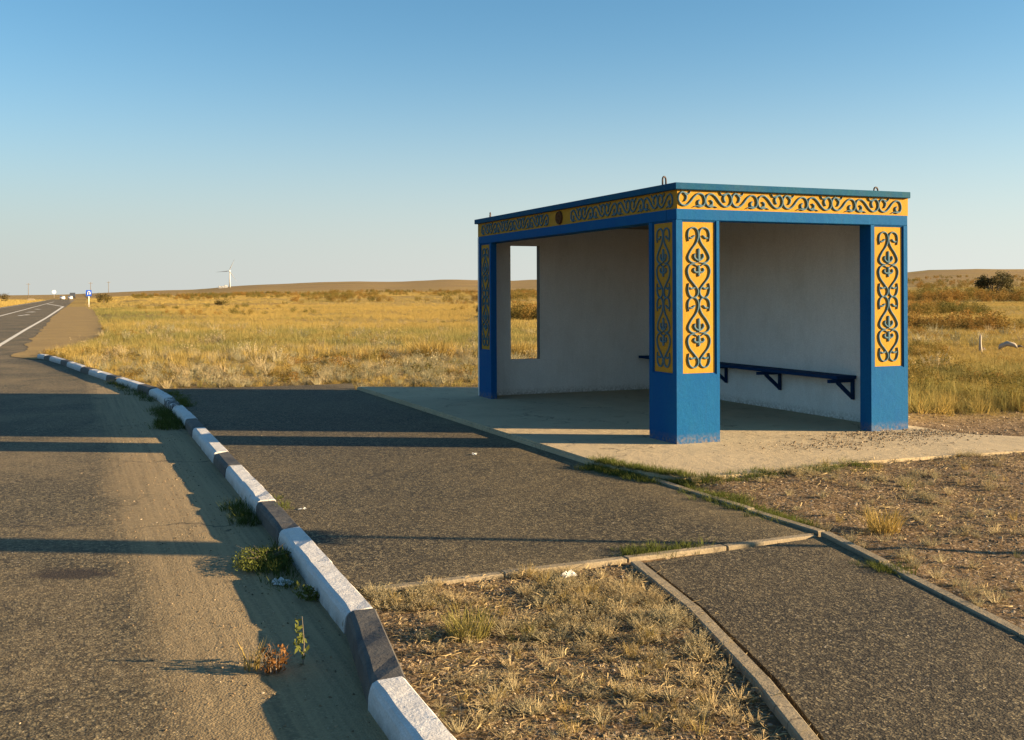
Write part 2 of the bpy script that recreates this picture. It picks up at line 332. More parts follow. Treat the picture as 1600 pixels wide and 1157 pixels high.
class B:
    """a small bmesh collector that becomes ONE mesh"""
    def __init__(s): s.bm = bmesh.new()
    def box(s, x0, x1, y0, y1, z0, z1, bevel=0.0):
        t = bmesh.new(); bmesh.ops.create_cube(t, size=1)
        for v in t.verts: v.co = Vector(((x0 + x1) / 2 + v.co.x * (x1 - x0), (y0 + y1) / 2 + v.co.y * (y1 - y0), (z0 + z1) / 2 + v.co.z * (z1 - z0)))
        if bevel: bmesh.ops.bevel(t, geom=t.edges[:], offset=bevel, segments=1, affect='EDGES')
        s.merge(t); return s
    def bar(s, a, b, w, h, up=(0, 0, 1)):
        a, b = Vector(a), Vector(b); d = (b - a).normalized(); side = d.cross(Vector(up))
        side = side.normalized() if side.length > 1e-6 else Vector((1, 0, 0)); u = side.cross(d)
        vs = [s.bm.verts.new(p + side * (i * w / 2) + u * (j * h / 2)) for p in (a, b) for i, j in ((-1, -1), (1, -1), (1, 1), (-1, 1))]
        for q in ((3, 2, 1, 0), (4, 5, 6, 7), (0, 1, 5, 4), (1, 2, 6, 5), (2, 3, 7, 6), (3, 0, 4, 7)): s.bm.faces.new([vs[i] for i in q])
        return s
    def tube(s, pts, rads, n=8, cap=True):
        pts = [Vector(p) for p in pts]; rings = []
        if not hasattr(rads, '__len__'): rads = [rads] * len(pts)
        for i, p in enumerate(pts):
            d = (pts[min(i + 1, len(pts) - 1)] - pts[max(i - 1, 0)]).normalized()
            a = d.cross(Vector((0.13, 0.31, 0.94))); a = a.normalized() if a.length > 1e-4 else Vector((1, 0, 0)); b = d.cross(a)
            rings.append([s.bm.verts.new(p + (a * math.cos(2 * math.pi * k / n) + b * math.sin(2 * math.pi * k / n)) * rads[i]) for k in range(n)])
        for r0, r1 in zip(rings, rings[1:]):
            for k in range(n): s.bm.faces.new((r0[k], r0[(k + 1) % n], r1[(k + 1) % n], r1[k]))
        if cap: s.bm.faces.new(rings[0][::-1]); s.bm.faces.new(rings[-1])
        return s
    def prism(s, poly, z0, z1):
        lo = [s.bm.verts.new((x, y, z0)) for x, y in poly]; hi = [s.bm.verts.new((x, y, z1)) for x, y in poly]; n = len(poly)
        s.bm.faces.new(lo[::-1]); s.bm.faces.new(hi)
        for i in range(n): s.bm.faces.new((lo[i], lo[(i + 1) % n], hi[(i + 1) % n], hi[i]))
        return s
    def merge(s, t):
        me = bpy.data.meshes.new('tmp'); t.to_mesh(me); t.free(); s.bm.from_mesh(me); bpy.data.meshes.remove(me)
    def mesh(s, name, smooth=False):
        bmesh.ops.recalc_face_normals(s.bm, faces=s.bm.faces[:])
        me = bpy.data.meshes.new(name); s.bm.to_mesh(me); s.bm.free()
        if smooth: me.polygons.foreach_set('use_smooth', [True] * len(me.polygons))
        return me
    def build(s, name, mat, parent=None, smooth=False, **kw): return link(name, s.mesh(name, smooth), mat, parent, **kw)

def vnoise(x, y, seed=0):
    """smooth value noise, 0..1"""
    x = np.asarray(x, float); y = np.asarray(y, float)
    xi = np.floor(x).astype(np.int64); yi = np.floor(y).astype(np.int64); fx = x - xi; fy = y - yi
    fx = fx * fx * (3 - 2 * fx); fy = fy * fy * (3 - 2 * fy)
    def h(a, b):
        n = (a * 374761393 + b * 668265263 + seed * 974634777) & 0x7fffffff
        n = ((n ^ (n >> 13)) * 1274126177) & 0x7fffffff
        return ((n ^ (n >> 16)) & 0xffff) / 65535.0
    return (h(xi, yi) * (1 - fx) + h(xi + 1, yi) * fx) * (1 - fy) + (h(xi, yi + 1) * (1 - fx) + h(xi + 1, yi + 1) * fx) * fy
def fbm(x, y, s, seed=0, o=4):
    r = 0.0; a = 0.5; t = 0.0
    for k in range(o):
        r = r + a * vnoise(np.asarray(x) * s * 2 ** k, np.asarray(y) * s * 2 ** k, seed + k); t += a; a *= 0.5
    return r / t
def sstep(a, b, x):
    t = np.clip((np.asarray(x, float) - a) / (b - a), 0, 1); return t * t * (3 - 2 * t)

# ------------------------------------------------------------------ layout on the ground (metres; slab top is z = 0)
# kerb: road-side top edge, near to far, with the paint changes
KERB = [(1.10, -4.0), (1.12, -1.6), (1.13, -0.6), (1.14, 1.45), (1.15, 2.40), (1.17, 4.41), (1.32, 5.44), (1.355, 7.56), (1.37, 8.60), (1.39, 10.53), (1.395, 11.47),
        (1.41, 13.70), (1.42, 14.69), (1.42, 16.60), (1.41, 17.90), (1.31, 19.83), (1.17, 20.78), (0.87, 22.75), (0.72, 23.57),
        (0.41, 25.59), (0.26, 26.60), (-0.03, 28.70), (-0.18, 29.70), (-0.47, 31.40), (-0.62, 32.15), (-0.80, 32.75)]
KERB_COL = ['w', 'b', 'w', 'b', 'w', 'b'] + ['w', 'b'] * 10   # colour of each stretch, from the first point on
KERB_COL[4] = 'w'
_seg = ['w', 'b', 'w', 'b', 'w', 'b']
VERGE = [(-4000, 1.2), (-4, 1.18)] + [(y, x + 0.07) for x, y in KERB[1:]] + [(34.5, -0.7), (36.5, -0.2), (42, 0.6), (50, 1.4), (100, 2.2), (178, 3.2), (500, 8.0), (4000, 40)]
_vy = np.array([p[0] for p in VERGE]); _vx = np.array([p[1] for p in VERGE])
def verge_x(y): return np.interp(y, _vy, _vx)
def veer(y): return np.interp(y, [-5000, 60, 187, 540, 5000], [0, 0, 1.0, 4.0, 60])
_az = np.array([-180, -60, -20, -3.04, -0.19, 3.7, 5.88, 7.75, 9.07, 12.35, 14.35, 16.5, 19.09, 22.5, 23.87, 30, 36, 42.82, 43.72, 45.19, 48.04, 60, 120, 180])
_el = np.array([0.05, 0.1, 0.05, 0.03, 0.05, 0.23, 0.29, 0.46, 0.54, 0.66, 0.70, 0.68, 0.80, 0.71, 0.78, 0.85, 0.95, 1.01, 1.13, 1.15, 1.11, 0.8, 0.4, 0.05])
RIDGE = 1500.0
def terrain(x, y):
    x = np.asarray(x, float); y = np.asarray(y, float)
    r = np.hypot(x, y); az = np.degrees(np.arctan2(x, y))
    H = np.tan(np.radians(np.interp(az, _az, _el))) * RIDGE + 1.75
    s = np.clip((r - 90) / (RIDGE - 90), 0, 1)
    h = H * (0.25 * s + 0.75 * s * s) * np.where(r > RIDGE, np.clip(1 - (r - RIDGE) / 4000, 0, 1), 1)
    und = (fbm(x, y, 1 / 90.0, 5) - 0.5) * 1.6 * sstep(80, 300, r) * sstep(2600, 1200, r) + (fbm(x, y, 1 / 14.0, 9) - 0.5) * 0.35 * sstep(24, 60, r)
    u = x - verge_x(y)
    road_side = sstep(0.06, -0.02, u) * (y < 33) + sstep(1.2, -0.3, u) * (y >= 33)
    onroad = sstep(-30, -14, x - veer(y)) * sstep(14, 4, x - veer(y))
    h = (h + und * (1 - onroad * (y < 700))) * (1 - 0.75 * onroad * sstep(900, 300, r))
    base = -0.075 - 0.13 * road_side
    bump = (fbm(x, y, 2.2, 21) - 0.5) * 0.045 * (1 - road_side) * sstep(0.12, 0.5, u)
    lift = 0.058 * sstep(6.3, 7.7, y) * sstep(4.78, 5.2, x) * sstep(20, 12, x) * sstep(24, 15, y)
    return base + h + bump + lift
def inside(poly, x, y, grow=0.0):
    x = np.asarray(x, float); y = np.asarray(y, float); c = np.zeros(x.shape, bool); n = len(poly)
    for i in range(n):
        (x1, y1), (x2, y2) = poly[i], poly[(i + 1) % n]
        k = (y1 > y) != (y2 > y)
        with np.errstate(divide='ignore', invalid='ignore'): c ^= k & (x < (x2 - x1) * (y - y1) / (y2 - y1 if y2 != y1 else 1e-9) + x1)
    return c
PAD = [(1.50, 5.90), (4.74, 6.02), (4.74, 8.6), (4.64, 9.2), (4.64, 18.35), (4.90, 19.62), (3.12, 19.62), (1.45, 19.95), (1.53, 17.9), (1.535, 14.7), (1.51, 11.5), (1.48, 8.6)]
BRANCH = [(3.29, 5.80), (4.74, 5.93), (4.55, 5.18), (4.37, 4.49), (4.22, 3.84), (3.85, 2.4), (3.35, 0.6), (1.75, 0.9), (2.28, 2.4), (2.81, 3.82), (3.09, 4.82)]
SLAB = [(4.65, 18.33), (4.65, 9.13), (4.78, 8.45), (5.02, 7.98), (5.86, 7.99), (6.95, 8.13), (7.9, 8.10), (8.9, 8.02), (10.5, 7.92), (11.6, 7.95), (11.5, 8.60), (10.4, 8.74), (9.75, 8.80), (9.35, 9.3), (9.28, 16.25), (6.55, 17.28), (5.0, 18.05)]

# ground: one sheet, its columns follow the kerb line
def axis(*parts): return np.unique(np.round(np.concatenate(parts), 4))
def grow(a, step, ratio, end):
    o = [a]
    while o[-1] < end: o.append(o[-1] + step); step *= ratio
    return np.array(o)
us = axis(-grow(16, 2, 1.25, 5000), np.arange(-16, -1, 1.5), [-1, -0.5, -0.2, -0.1, -0.02, 0.03, 0.07, 0.1], np.arange(0.15, 9, 0.10), grow(9, 0.12, 1.045, 5000))
ys = axis(-grow(4, 1, 1.3, 5000), np.arange(-4, 2, 0.5), np.arange(2, 12, 0.10), grow(12, 0.12, 1.035, 5000))
U, Y = np.meshgrid(us, ys); X = U + verge_x(Y)
Z = terrain(X, Y)
for poly in (PAD, BRANCH, SLAB):
    deep = inside(poly, X, Y)
    for ox, oy in ((.13, 0), (-.13, 0), (0, .13), (0, -.13)): deep &= inside(poly, X + ox, Y + oy)
    Z = np.where(deep, np.minimum(Z, -0.13), np.where(inside(poly, X, Y), Z - 0.02, Z))
nu, ny = len(us), len(ys)
idx = np.arange(nu * ny).reshape(ny, nu)
quads = np.stack([idx[:-1, :-1], idx[:-1, 1:], idx[1:, 1:], idx[1:, :-1]], -1).reshape(-1, 4)
gm = np_mesh('ground', np.stack([X, Y, Z], -1).reshape(-1, 3), quads, True)
def zones(x, y):
    """straw, green, far-scrub weights over the land"""
    d = x * math.sin(YAW) + y * math.cos(YAW); n = fbm(x, y, 0.09, 31); u = x - verge_x(y); az = np.degrees(np.arctan2(x, y))
    right = sstep(30, 36, az)
    straw = sstep(19, 29, d + (n - 0.5) * 12) * (1 - right) + right * sstep(13.5, 16.5, d + (n - 0.5) * 3)
    straw = np.where(u < 0, 1.0, straw)
    straw = np.maximum(straw, 0.35 * (d > 17))
    g = sstep(27, 33, d + (n - 0.5) * 9) * sstep(58, 44, d + (n - 0.5) * 16) * (1 - right) * 0.8
    g = g + right * sstep(14, 16, d) * sstep(24, 19, d) * 0.9
    side = sstep(11, 3, u) * sstep(45, 60, y) * sstep(260, 150, y) * (u > 0) * 0.75
    g = np.maximum(g, side) * sstep(0.2, 0.7, n + 0.15)
    far = sstep(140, 260, d)
    return straw, np.clip(g, 0, 1), far
zs, zg, zf = zones(X.ravel(), Y.ravel())
ca = gm.color_attributes.new('zone', 'FLOAT_COLOR', 'POINT')
ca.data.foreach_set('color', np.stack([zs, zg, zf, sstep(220, 900, np.hypot(X, Y).ravel())], -1).astype(np.float32).ravel())
tag(link('ground', gm, M['ground']), kind='structure')

# road, shoulder, markings
def ribbon(name, left, right, z, mat, parent=None, y0=None):
    """left/right: functions of y"""
    yy = np.concatenate([np.arange(-60, 60, 0.5), np.arange(60, 400, 5), np.arange(400, 3001, 50)]) if y0 is None else y0
    v = []
    for y in yy:
        zz = z(y)
        v += [(left(y), y, zz), (right(y), y, zz)]
    f = [(2 * i, 2 * i + 1, 2 * i + 3, 2 * i + 2) for i in range(len(yy) - 1)]
    return link(name, mesh(name, v, f), mat, parent)
def road_z(y):
    return -0.15 + float(np.interp(y, [0, 150, 540, 1000, 3000], [0, 0, 0.15, 0.9, 0.5]))
def road_right(y):
    if y < 33: return float(verge_x(y)) - 0.02
    return float(np.interp(y, [33, 36, 60, 100, 180, 540, 3000], [-0.72, -1.0, -1.05, -0.95, -0.3, 3.4, 32]))
road = ribbon('road', lambda y: -10.4 + float(veer(y)), road_right, road_z, M['road']); tag(road, kind='structure')
ribbon('edge_line', lambda y: float(np.interp(y, [-60, 42, 60, 93, 187], [-2.45, -2.33, -2.15, -1.70, -0.90])), lambda y: float(np.interp(y, [-60, 42, 60, 93, 187], [-2.30, -2.17, -1.97, -1.5, -0.55])), lambda y: road_z(y) + 0.004, M['marking'], road, np.concatenate([np.arange(-60, 187, 2), [187]]))
ribbon('centre_line', lambda y: -5.95 + float(veer(y)) * 1.0, lambda y: -5.72 + float(veer(y)), lambda y: road_z(y) + 0.004, M['marking'], road, np.arange(-60, 330, 3.0))
for yy in (104, 124, 150): ribbon('worn_marking', lambda y: -3.9 + 0.3 * math.sin(y), lambda y: -3.5 + 0.3 * math.sin(y), lambda y: road_z(y) + 0.004, M['marking'], road, np.arange(yy, yy + 7, 1.0))
ribbon('taper_line', lambda y: float(np.interp(y, [185, 250], [-0.9, -4.4])), lambda y: float(np.interp(y, [185, 250], [-0.5, -4.0])), lambda y: road_z(y) + 0.006, M['marking'], road, np.arange(185, 251, 5.0))
ribbon('left_edge_line', lambda y: -9.9 + float(veer(y)), lambda y: -9.75 + float(veer(y)), lambda y: road_z(y) + 0.004, M['marking'], road, np.arange(-60, 400, 4.0))
sy = np.concatenate([np.arange(32.2, 60, 0.12), np.arange(60, 182, 0.7)])
tag(ribbon('sandy_shoulder', lambda y: float(np.interp(y, [32, 34, 36, 60, 100, 180], [-0.9, -1.5, -1.4, -1.3, -1.15, -0.45])) + 0.55 * (float(fbm(y, 3.3, 0.4, 131, 4)) - 0.5) + 0.08 * (float(fbm(y, 9.1, 4.0, 133, 3)) - 0.5),
           lambda y: float(verge_x(y)) + 0.5, lambda y: -0.142, M['sand'], None, sy), kind='structure')

tag(B().prism(PAD, -0.25, -0.055).build('asphalt_pad', M['path']), kind='structure')
tag(B().prism(BRANCH, -0.25, -0.060).build('asphalt_path', M['branch']), kind='structure')
slab_b = B().prism(SLAB, -0.3, 0.0)
bmesh.ops.bevel(slab_b.bm, geom=[e for e in slab_b.bm.edges if all(abs(v.co.z) < 1e-4 for v in e.verts)], offset=0.018, segments=2, affect='EDGES')
tag(slab_b.build('concrete_slab', M['slab']), kind='structure')

# kerb stones
kerb = tag(empty('kerb', (1.3, 4.4, -0.15)), kind='structure')
def kerb_stone(a, b, mat, seed):
    rr = random.Random(seed)
    a, b = Vector((a[0], a[1], 0)), Vector((b[0], b[1], 0)); d = (b - a).normalized(); n = Vector((d.y, -d.x, 0)); g = 0.004
    a += d * g; b -= d * g
    prof = [(-0.012, -0.34), (-0.004, -0.10), (0.0, -0.062), (0.012, -0.040), (0.034, -0.030), (0.142, -0.028), (0.152, -0.038), (0.156, -0.34)]
    bm = bmesh.new(); rings = []; dz = rr.uniform(-0.005, 0.004); dn = rr.uniform(-0.006, 0.006); K = 8
    for i in range(K):
        p = a.lerp(b, i / (K - 1))
        chip = rr.random() < (0.32 if i in (0, K - 1) else 0.06); cz = rr.uniform(0.006, 0.02)
        rings.append([bm.verts.new(p + n * (u + dn + rr.uniform(-0.002, 0.002) + (cz * 0.6 if chip and k in (2, 3) else 0)) + Vector((0, 0, z + dz + rr.uniform(-0.0018, 0.0018) - (cz if chip and k in (3, 4) else 0)))) for k, (u, z) in enumerate(prof)])
    m = len(prof)
    for r0, r1 in zip(rings, rings[1:]):
        for k in range(m): bm.faces.new((r0[k], r0[(k + 1) % m], r1[(k + 1) % m], r1[k]))
    bm.faces.new(rings[0][::-1]); bm.faces.new(rings[-1])
    bmesh.ops.recalc_face_normals(bm, faces=bm.faces[:])
    me = bpy.data.meshes.new('kerb_stone'); bm.to_mesh(me); bm.free()
    o = link('kerb_stone', me, mat, kerb); o.location = -kerb.location; return o
col = 'w' if True else 'b'
for i in range(len(KERB) - 1):
    black = (i % 2 == 1)      # (1.12,-1.6)-(1.13,-0.6) is black, then they alternate outwards
    a, b = KERB[i], KERB[i + 1]; L = math.hypot(b[0] - a[0], b[1] - a[1])
    mat = M['kerb_black'] if black else M['kerb_white']
    if i == 13: mat = M['kerb_chip']
    k = max(1, round(L / 1.0))
    for j in range(k):
        kerb_stone((a[0] + (b[0] - a[0]) * j / k, a[1] + (b[1] - a[1]) * j / k), (a[0] + (b[0] - a[0]) * (j + 1) / k, a[1] + (b[1] - a[1]) * (j + 1) / k), mat, i * 7 + j)

# concrete edging strips round the asphalt
def edging_run(parent, a, b, width=0.072, top=-0.040, n=None):
    a, b = Vector((a[0], a[1], 0)), Vector((b[0], b[1], 0)); L = (b - a).length; n = n or max(1, round(L / 0.98)); d = (b - a) / n
    for i in range(n):
        p, q = a + d * i, a + d * (i + 1); dd = (q - p).normalized(); s = Vector((dd.y, -dd.x, 0)) * random.uniform(-0.007, 0.007)
        z = top + random.uniform(-0.009, 0.006); z2 = z + random.uniform(-0.006, 0.006)
        t = B(); t.bar(p + dd * 0.004 + s + Vector((0, 0, z - 0.1)), q - dd * 0.004 + s * 0.4 + Vector((0, 0, z2 - 0.1)), width, 0.2)
        bmesh.ops.bevel(t.bm, geom=t.bm.edges[:], offset=0.007, segments=1, affect='EDGES')
        o = t.build('edging_stone', M['edging'], parent); o.location = -parent.location
edg = tag(empty('path_edging', (4.8, 6.0, -0.1)), kind='structure')
edging_run(edg, (1.53, 5.85), (3.20, 5.90)); edging_run(edg, (3.20, 5.90), (4.72, 6.00), n=2)
edging_run(edg, (4.80, 8.5), (4.79, 6.0), n=3)
edging_run(edg, (4.79, 5.98), (4.60, 5.18), n=1); edging_run(edg, (4.60, 5.18), (4.27, 3.84)); edging_run(edg, (4.27, 3.84), (3.40, 0.6))
edging_run(edg, (3.22, 5.80), (3.03, 4.84), n=1); edging_run(edg, (3.03, 4.84), (2.74, 3.84), n=1); edging_run(edg, (2.74, 3.84), (1.70, 0.9))

# ------------------------------------------------------------------ the bus shelter
X0, Y0, X1, Y1 = 5.955, 9.825, 9.086, 15.73
ZB, ZT, ZF = 2.383, 2.50, 2.705
shelter = tag(empty('bus_shelter', (X0, Y0, 0)), 'open blue and yellow roadside shelter with scroll ornaments standing on a concrete slab', 'bus shelter')
def part(b, name, mat, parent=shelter, smooth=False):
    me = b.mesh(name, smooth); o = link(name, me, mat, parent)
    org = Vector((0, 0, 0)); p = parent
    while p is not None: org += p.location; p = p.parent
    me.transform(Matrix.Translation(-org)); return o
def recessed_box(x0, x1, y0, y1, z0, z1, rec=None, recx=None, depth=0.022, bevel=0.008):
    """box whose -Y face (rec) and -X face (recx) carry a sunk rectangle: (lo, hi, zlo, zhi)"""
    bm = bmesh.new()
    def quad(*p): bm.faces.new([bm.verts.new(q) for q in p])
    quad((x0, y0, z0), (x0, y1, z0), (x1, y1, z0), (x1, y0, z0)); quad((x0, y0, z1), (x1, y0, z1), (x1, y1, z1), (x0, y1, z1))
    quad((x1, y0, z0), (x1, y1, z0), (x1, y1, z1), (x1, y0, z1)); quad((x1, y1, z0), (x0, y1, z0), (x0, y1, z1), (x1, y1, z1))
    def face(P, u0, u1, r):
        if r is None: quad(P(u0, z0, 0), P(u1, z0, 0), P(u1, z1, 0), P(u0, z1, 0)); return
        a, b, c, d = r; o = [(u0, z0), (u1, z0), (u1, z1), (u0, z1)]; i = [(a, c), (b, c), (b, d), (a, d)]
        for k in range(4):
            m = (k + 1) % 4
            quad(P(*o[k], 0), P(*o[m], 0), P(*i[m], 0), P(*i[k], 0)); quad(P(*i[k], 0), P(*i[m], 0), P(*i[m], depth), P(*i[k], depth))
        quad(*[P(*q, depth) for q in i])
    face(lambda u, z, d: (u, y0 + d, z), x0, x1, rec); face(lambda u, z, d: (x0 + d, u, z), y0, y1, recx)
    bmesh.ops.remove_doubles(bm, verts=bm.verts[:], dist=1e-5); bmesh.ops.recalc_face_normals(bm, faces=bm.faces[:])
    es = [e for e in bm.edges if len(e.link_faces) == 2 and e.calc_face_angle(0) > 0.5 and not any(abs(v.co.z - z1) < 1e-4 for v in e.verts)]
    bmesh.ops.bevel(bm, geom=es, offset=bevel, segments=2, affect='EDGES', clamp_overlap=True)
    t = B(); t.bm.free(); t.bm = bm; return t
# relief ornaments --------------------------------------------------
def catmull(pts, n=5):
    P = [Vector(p) for p in pts]; P = [P[0] * 2 - P[1]] + P + [P[-1] * 2 - P[-2]]; o = []
    for i in range(1, len(P) - 2):
        for k in range(n):
            t = k / n; a, b, c, d = P[i - 1], P[i], P[i + 1], P[i + 2]
            o.append(0.5 * (2 * b + (c - a) * t + (2 * a - 5 * b + 4 * c - d) * t * t + (3 * b - a - 3 * c + d) * t ** 3))
    o.append(P[-2]); return o
def relief(name, paths, w=0.0185, h=0.0145, n=4):
    """raised strips; paths in panel metres (u right, v up); profile rises along local +Z"""
    bm = bmesh.new()
    for path in paths:
        pts, ww = (path[0], path[1]) if isinstance(path[0], list) else (path, w)
        c = catmull(pts, n); rings = []; N = len(c)
        for i, p in enumerate(c):
            d = (c[min(i + 1, N - 1)] - c[max(i - 1, 0)]).normalized(); s = Vector((-d.y, d.x)); t = min(i, N - 1 - i) / max(1, N - 1)
            hw = ww / 2 * min(1.0, 0.35 + t * 5.5)
            rings.append([bm.verts.new((p.x + s.x * q * hw, p.y + s.y * q * hw, z)) for q, z in ((-1.1, -0.003), (-0.85, h * 0.75), (-0.45, h), (0.45, h), (0.85, h * 0.75), (1.1, -0.003))])
        for r0, r1 in zip(rings, rings[1:]):
            for k in range(5): bm.faces.new((r0[k], r0[k + 1], r1[k + 1], r1[k]))
        bm.faces.new(rings[0][::-1]); bm.faces.new(rings[-1])
    bmesh.ops.recalc_face_normals(bm, faces=bm.faces[:])
    me = bpy.data.meshes.new(name); bm.to_mesh(me); bm.free(); me.materials.append(M['relief']); return me
def fr(pts, mir=1): return [(mir * (x - 487) * 0.001255, -(y - 250) * 0.00113) for x, y in pts]
SA = [(474, 182), (456, 206), (424, 200), (390, 193), (365, 222), (363, 262), (388, 296), (430, 302), (470, 275), (512, 226), (555, 200), (595, 213), (611, 255), (600, 294), (566, 309), (532, 304), (503, 314)]
SB = [(414, 202), (436, 222), (434, 248), (420, 268)]; SC = [(580, 300), (552, 293), (547, 268), (566, 252)]
ME_S = [relief('scroll', [fr(SA, m), (fr(SB, m), 0.021), (fr(SC, m), 0.021)]) for m in (1, -1)]
def pf(pts, mir=1): return [(mir * (x - 265) * 0.00173, -(y - 319) * 0.001564) for x, y in pts]
PA = [(194, 174), (189, 132), (198, 95), (228, 79), (254, 96), (261, 138), (247, 185), (212, 235), (191, 283), (204, 312), (232, 322), (256, 320)]
PA2 = [(200, 150), (218, 150), (236, 132)]
PB = [(254, 345), (226, 330), (198, 342), (186, 378), (198, 425), (232, 470), (258, 510), (252, 547), (225, 562), (200, 545), (189, 505), (194, 462)]
PB2 = [(200, 492), (216, 500), (238, 492)]
ME_A = [relief('lyre_scroll', [pf(PA, m), (pf(PA2, m), 0.022)]) for m in (1, -1)]
ME_B = [relief('heart_scroll', [pf(PB, m), (pf(PB2, m), 0.022)]) for m in (1, -1)]
ME_T = relief('trefoil', [(pf([(265, 318), (265, 290), (265, 250), (265, 222)]), 0.034), pf([(263, 305), (246, 298), (232, 278), (238, 258)]), pf([(267, 305), (284, 298), (298, 278), (292, 258)])], 0.022)
ME_U = relief('trefoil', [(pf([(265, 338), (265, 360), (265, 390), (265, 416)]), 0.034), pf([(263, 382), (246, 388), (230, 374), (236, 356)]), pf([(267, 382), (284, 388), (300, 374), (294, 356)])], 0.022)
ROT_Y = Matrix(((1, 0, 0), (0, 0, -1), (0, 1, 0))).to_4x4()      # u -> +X, v -> +Z, relief -> -Y
ROT_X = Matrix(((0, 0, -1), (-1, 0, 0), (0, 1, 0))).to_4x4()     # u -> -Y, v -> +Z, relief -> -X
def relief_at(name, me, parent, world_pos, rot):
    o = bpy.data.objects.new(name, me); COL.objects.link(o); o.parent = parent
    org = Vector((0, 0, 0)); p = parent
    while p is not None: org += p.location; p = p.parent
    o.matrix_local = Matrix.Translation(Vector(world_pos) - org) @ rot; return o
PZ0, PZ1, DEP = 0.738, 2.372, 0.022
def pillar(x0, x1, y0, y1, front=None, side=None):
    pe = recessed_box(x0, x1, y0, y1, -0.02, ZB, (front[0], front[1], PZ0, PZ1) if front else None, (side[0], side[1], PZ0, PZ1) if side else None, DEP)
    po = part(pe, 'pillar', M['blue'])
    for rng, rot in ((front, ROT_Y), (side, ROT_X)):
        if not rng: continue
        a, b = rng; mid = (a + b) / 2; t = B()
        if rot is ROT_Y: t.box(a + .001, b - .001, y0 + DEP - 0.003, y0 + DEP + 0.01, PZ0 + .001, PZ1 - .001)
        else: t.box(x0 + DEP - 0.003, x0 + DEP + 0.01, a + .001, b - .001, PZ0 + .001, PZ1 - .001)
        part(t, 'ornament_panel', M['yellow'], po)
        sc = (b - a) / 0.405
        for k in range(2):
            zc = PZ1 - 0.003 - (319 - 38 + 482 * k) * 0.001554
            p = (mid, y0 + DEP - 0.004, zc) if rot is ROT_Y else (x0 + DEP - 0.004, mid, zc)
            S = rot @ Matrix.Diagonal((sc, 0.993, 1, 1))
            for me in ME_A: relief_at('lyre_scroll', me, po, p, S)
            for me in ME_B: relief_at('heart_scroll', me, po, p, S)
            relief_at('trefoil', ME_T, po, p, S); relief_at('trefoil', ME_U, po, p, S)
    return po
pillar(X0, X0 + 0.538, Y0, Y0 + 0.58, (6.034, 6.449), (9.913, 10.322))
pillar(8.548, X1, Y0, Y0 + 0.19, (8.605, 9.022), None)
pillar(X0, X0 + 0.092, 15.215, Y1, None, (15.287, 15.668))
part(B().box(X0, X1 + 0.004, Y0, Y0 + 0.20, ZB, ZT, 0.006), 'beam', M['blue'])
part(B().box(X0, X0 + 0.20, Y0 + 0.202, Y1 + 0.01, ZB, ZT, 0.006), 'beam', M['blue'])
part(B().box(9.05, 9.16, Y0 + 0.192, 15.86, -0.02, ZT - 0.002).box(9.05, 9.098, Y0 + 0.142, 15.80, ZT - 0.002, ZF - 0.004), 'back_wall', M['lime'])
WX0, WX1, WZ0, WZ1 = 6.497, 7.003, 0.560, 2.370
lw = B()
yA, yB, xa, xb, zt = 15.742, 15.86, X0 + 0.03, 9.048, ZT - 0.002
def ringwall():
    o = [(xa, -0.02), (xb, -0.02), (xb, zt), (xa, zt)]; i = [(WX0, WZ0), (WX1, WZ0), (WX1, WZ1), (WX0, WZ1)]
    for k in range(4):
        m = (k + 1) % 4
        for y in (yA, yB): lw.bm.faces.new([lw.bm.verts.new((p[0], y, p[1])) for p in (o[k], o[m], i[m], i[k])])
        lw.bm.faces.new([lw.bm.verts.new(q) for q in ((i[k][0], yA, i[k][1]), (i[m][0], yA, i[m][1]), (i[m][0], yB, i[m][1]), (i[k][0], yB, i[k][1]))])
        lw.bm.faces.new([lw.bm.verts.new(q) for q in ((o[k][0], yA, o[k][1]), (o[m][0], yA, o[m][1]), (o[m][0], yB, o[m][1]), (o[k][0], yB, o[k][1]))])
    bmesh.ops.remove_doubles(lw.bm, verts=lw.bm.verts[:], dist=1e-5)
ringwall()
for f in lw.bm.faces:
    c = f.calc_center_median()
    if WX0 - .001 < c.x < WX1 + .001 and WZ0 - .001 < c.z < WZ1 + .001: f.material_index = 1
lw.box(X0 + 0.15, 9.048, yA, 15.80, ZT - 0.002, ZF - 0.004); part(lw, 'end_wall', M['lime']).data.materials.append(M['reveal'])
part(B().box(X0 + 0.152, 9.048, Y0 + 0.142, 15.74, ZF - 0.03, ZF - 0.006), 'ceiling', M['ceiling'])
frieze = part(B().box(X0 + 0.028, X1 + 0.03, Y0 + 0.022, Y0 + 0.14, ZT, ZF).box(X0 + 0.028, X0 + 0.148, Y0 + 0.141, 15.84, ZT, ZF).box(9.10, X1 + 0.03, Y0 + 0.141, 15.84, ZT, ZF).box(X0 + 0.149, 9.099, 15.802, 15.84, ZT, ZF), 'frieze', M['yellow'])
for k in range(9):
    relief_at('scroll', ME_S[k % 2], frieze, (X0 + 0.03 + 0.175 + 0.3355 * k, Y0 + 0.022 - 0.001, (ZT + ZF) / 2 + 0.004), ROT_Y @ Matrix.Diagonal((1.045, 1.13, 1, 1)))
for a, n in ((9.93, 8), (13.14, 8)):
    for k in range(n):
        relief_at('scroll', ME_S[k % 2], frieze, (X0 + 0.028 - 0.001, a + 0.155 + 0.3145 * k, (ZT + ZF) / 2 + 0.002), ROT_X @ Matrix.Diagonal((0.97, 1.10, 1, 1)))
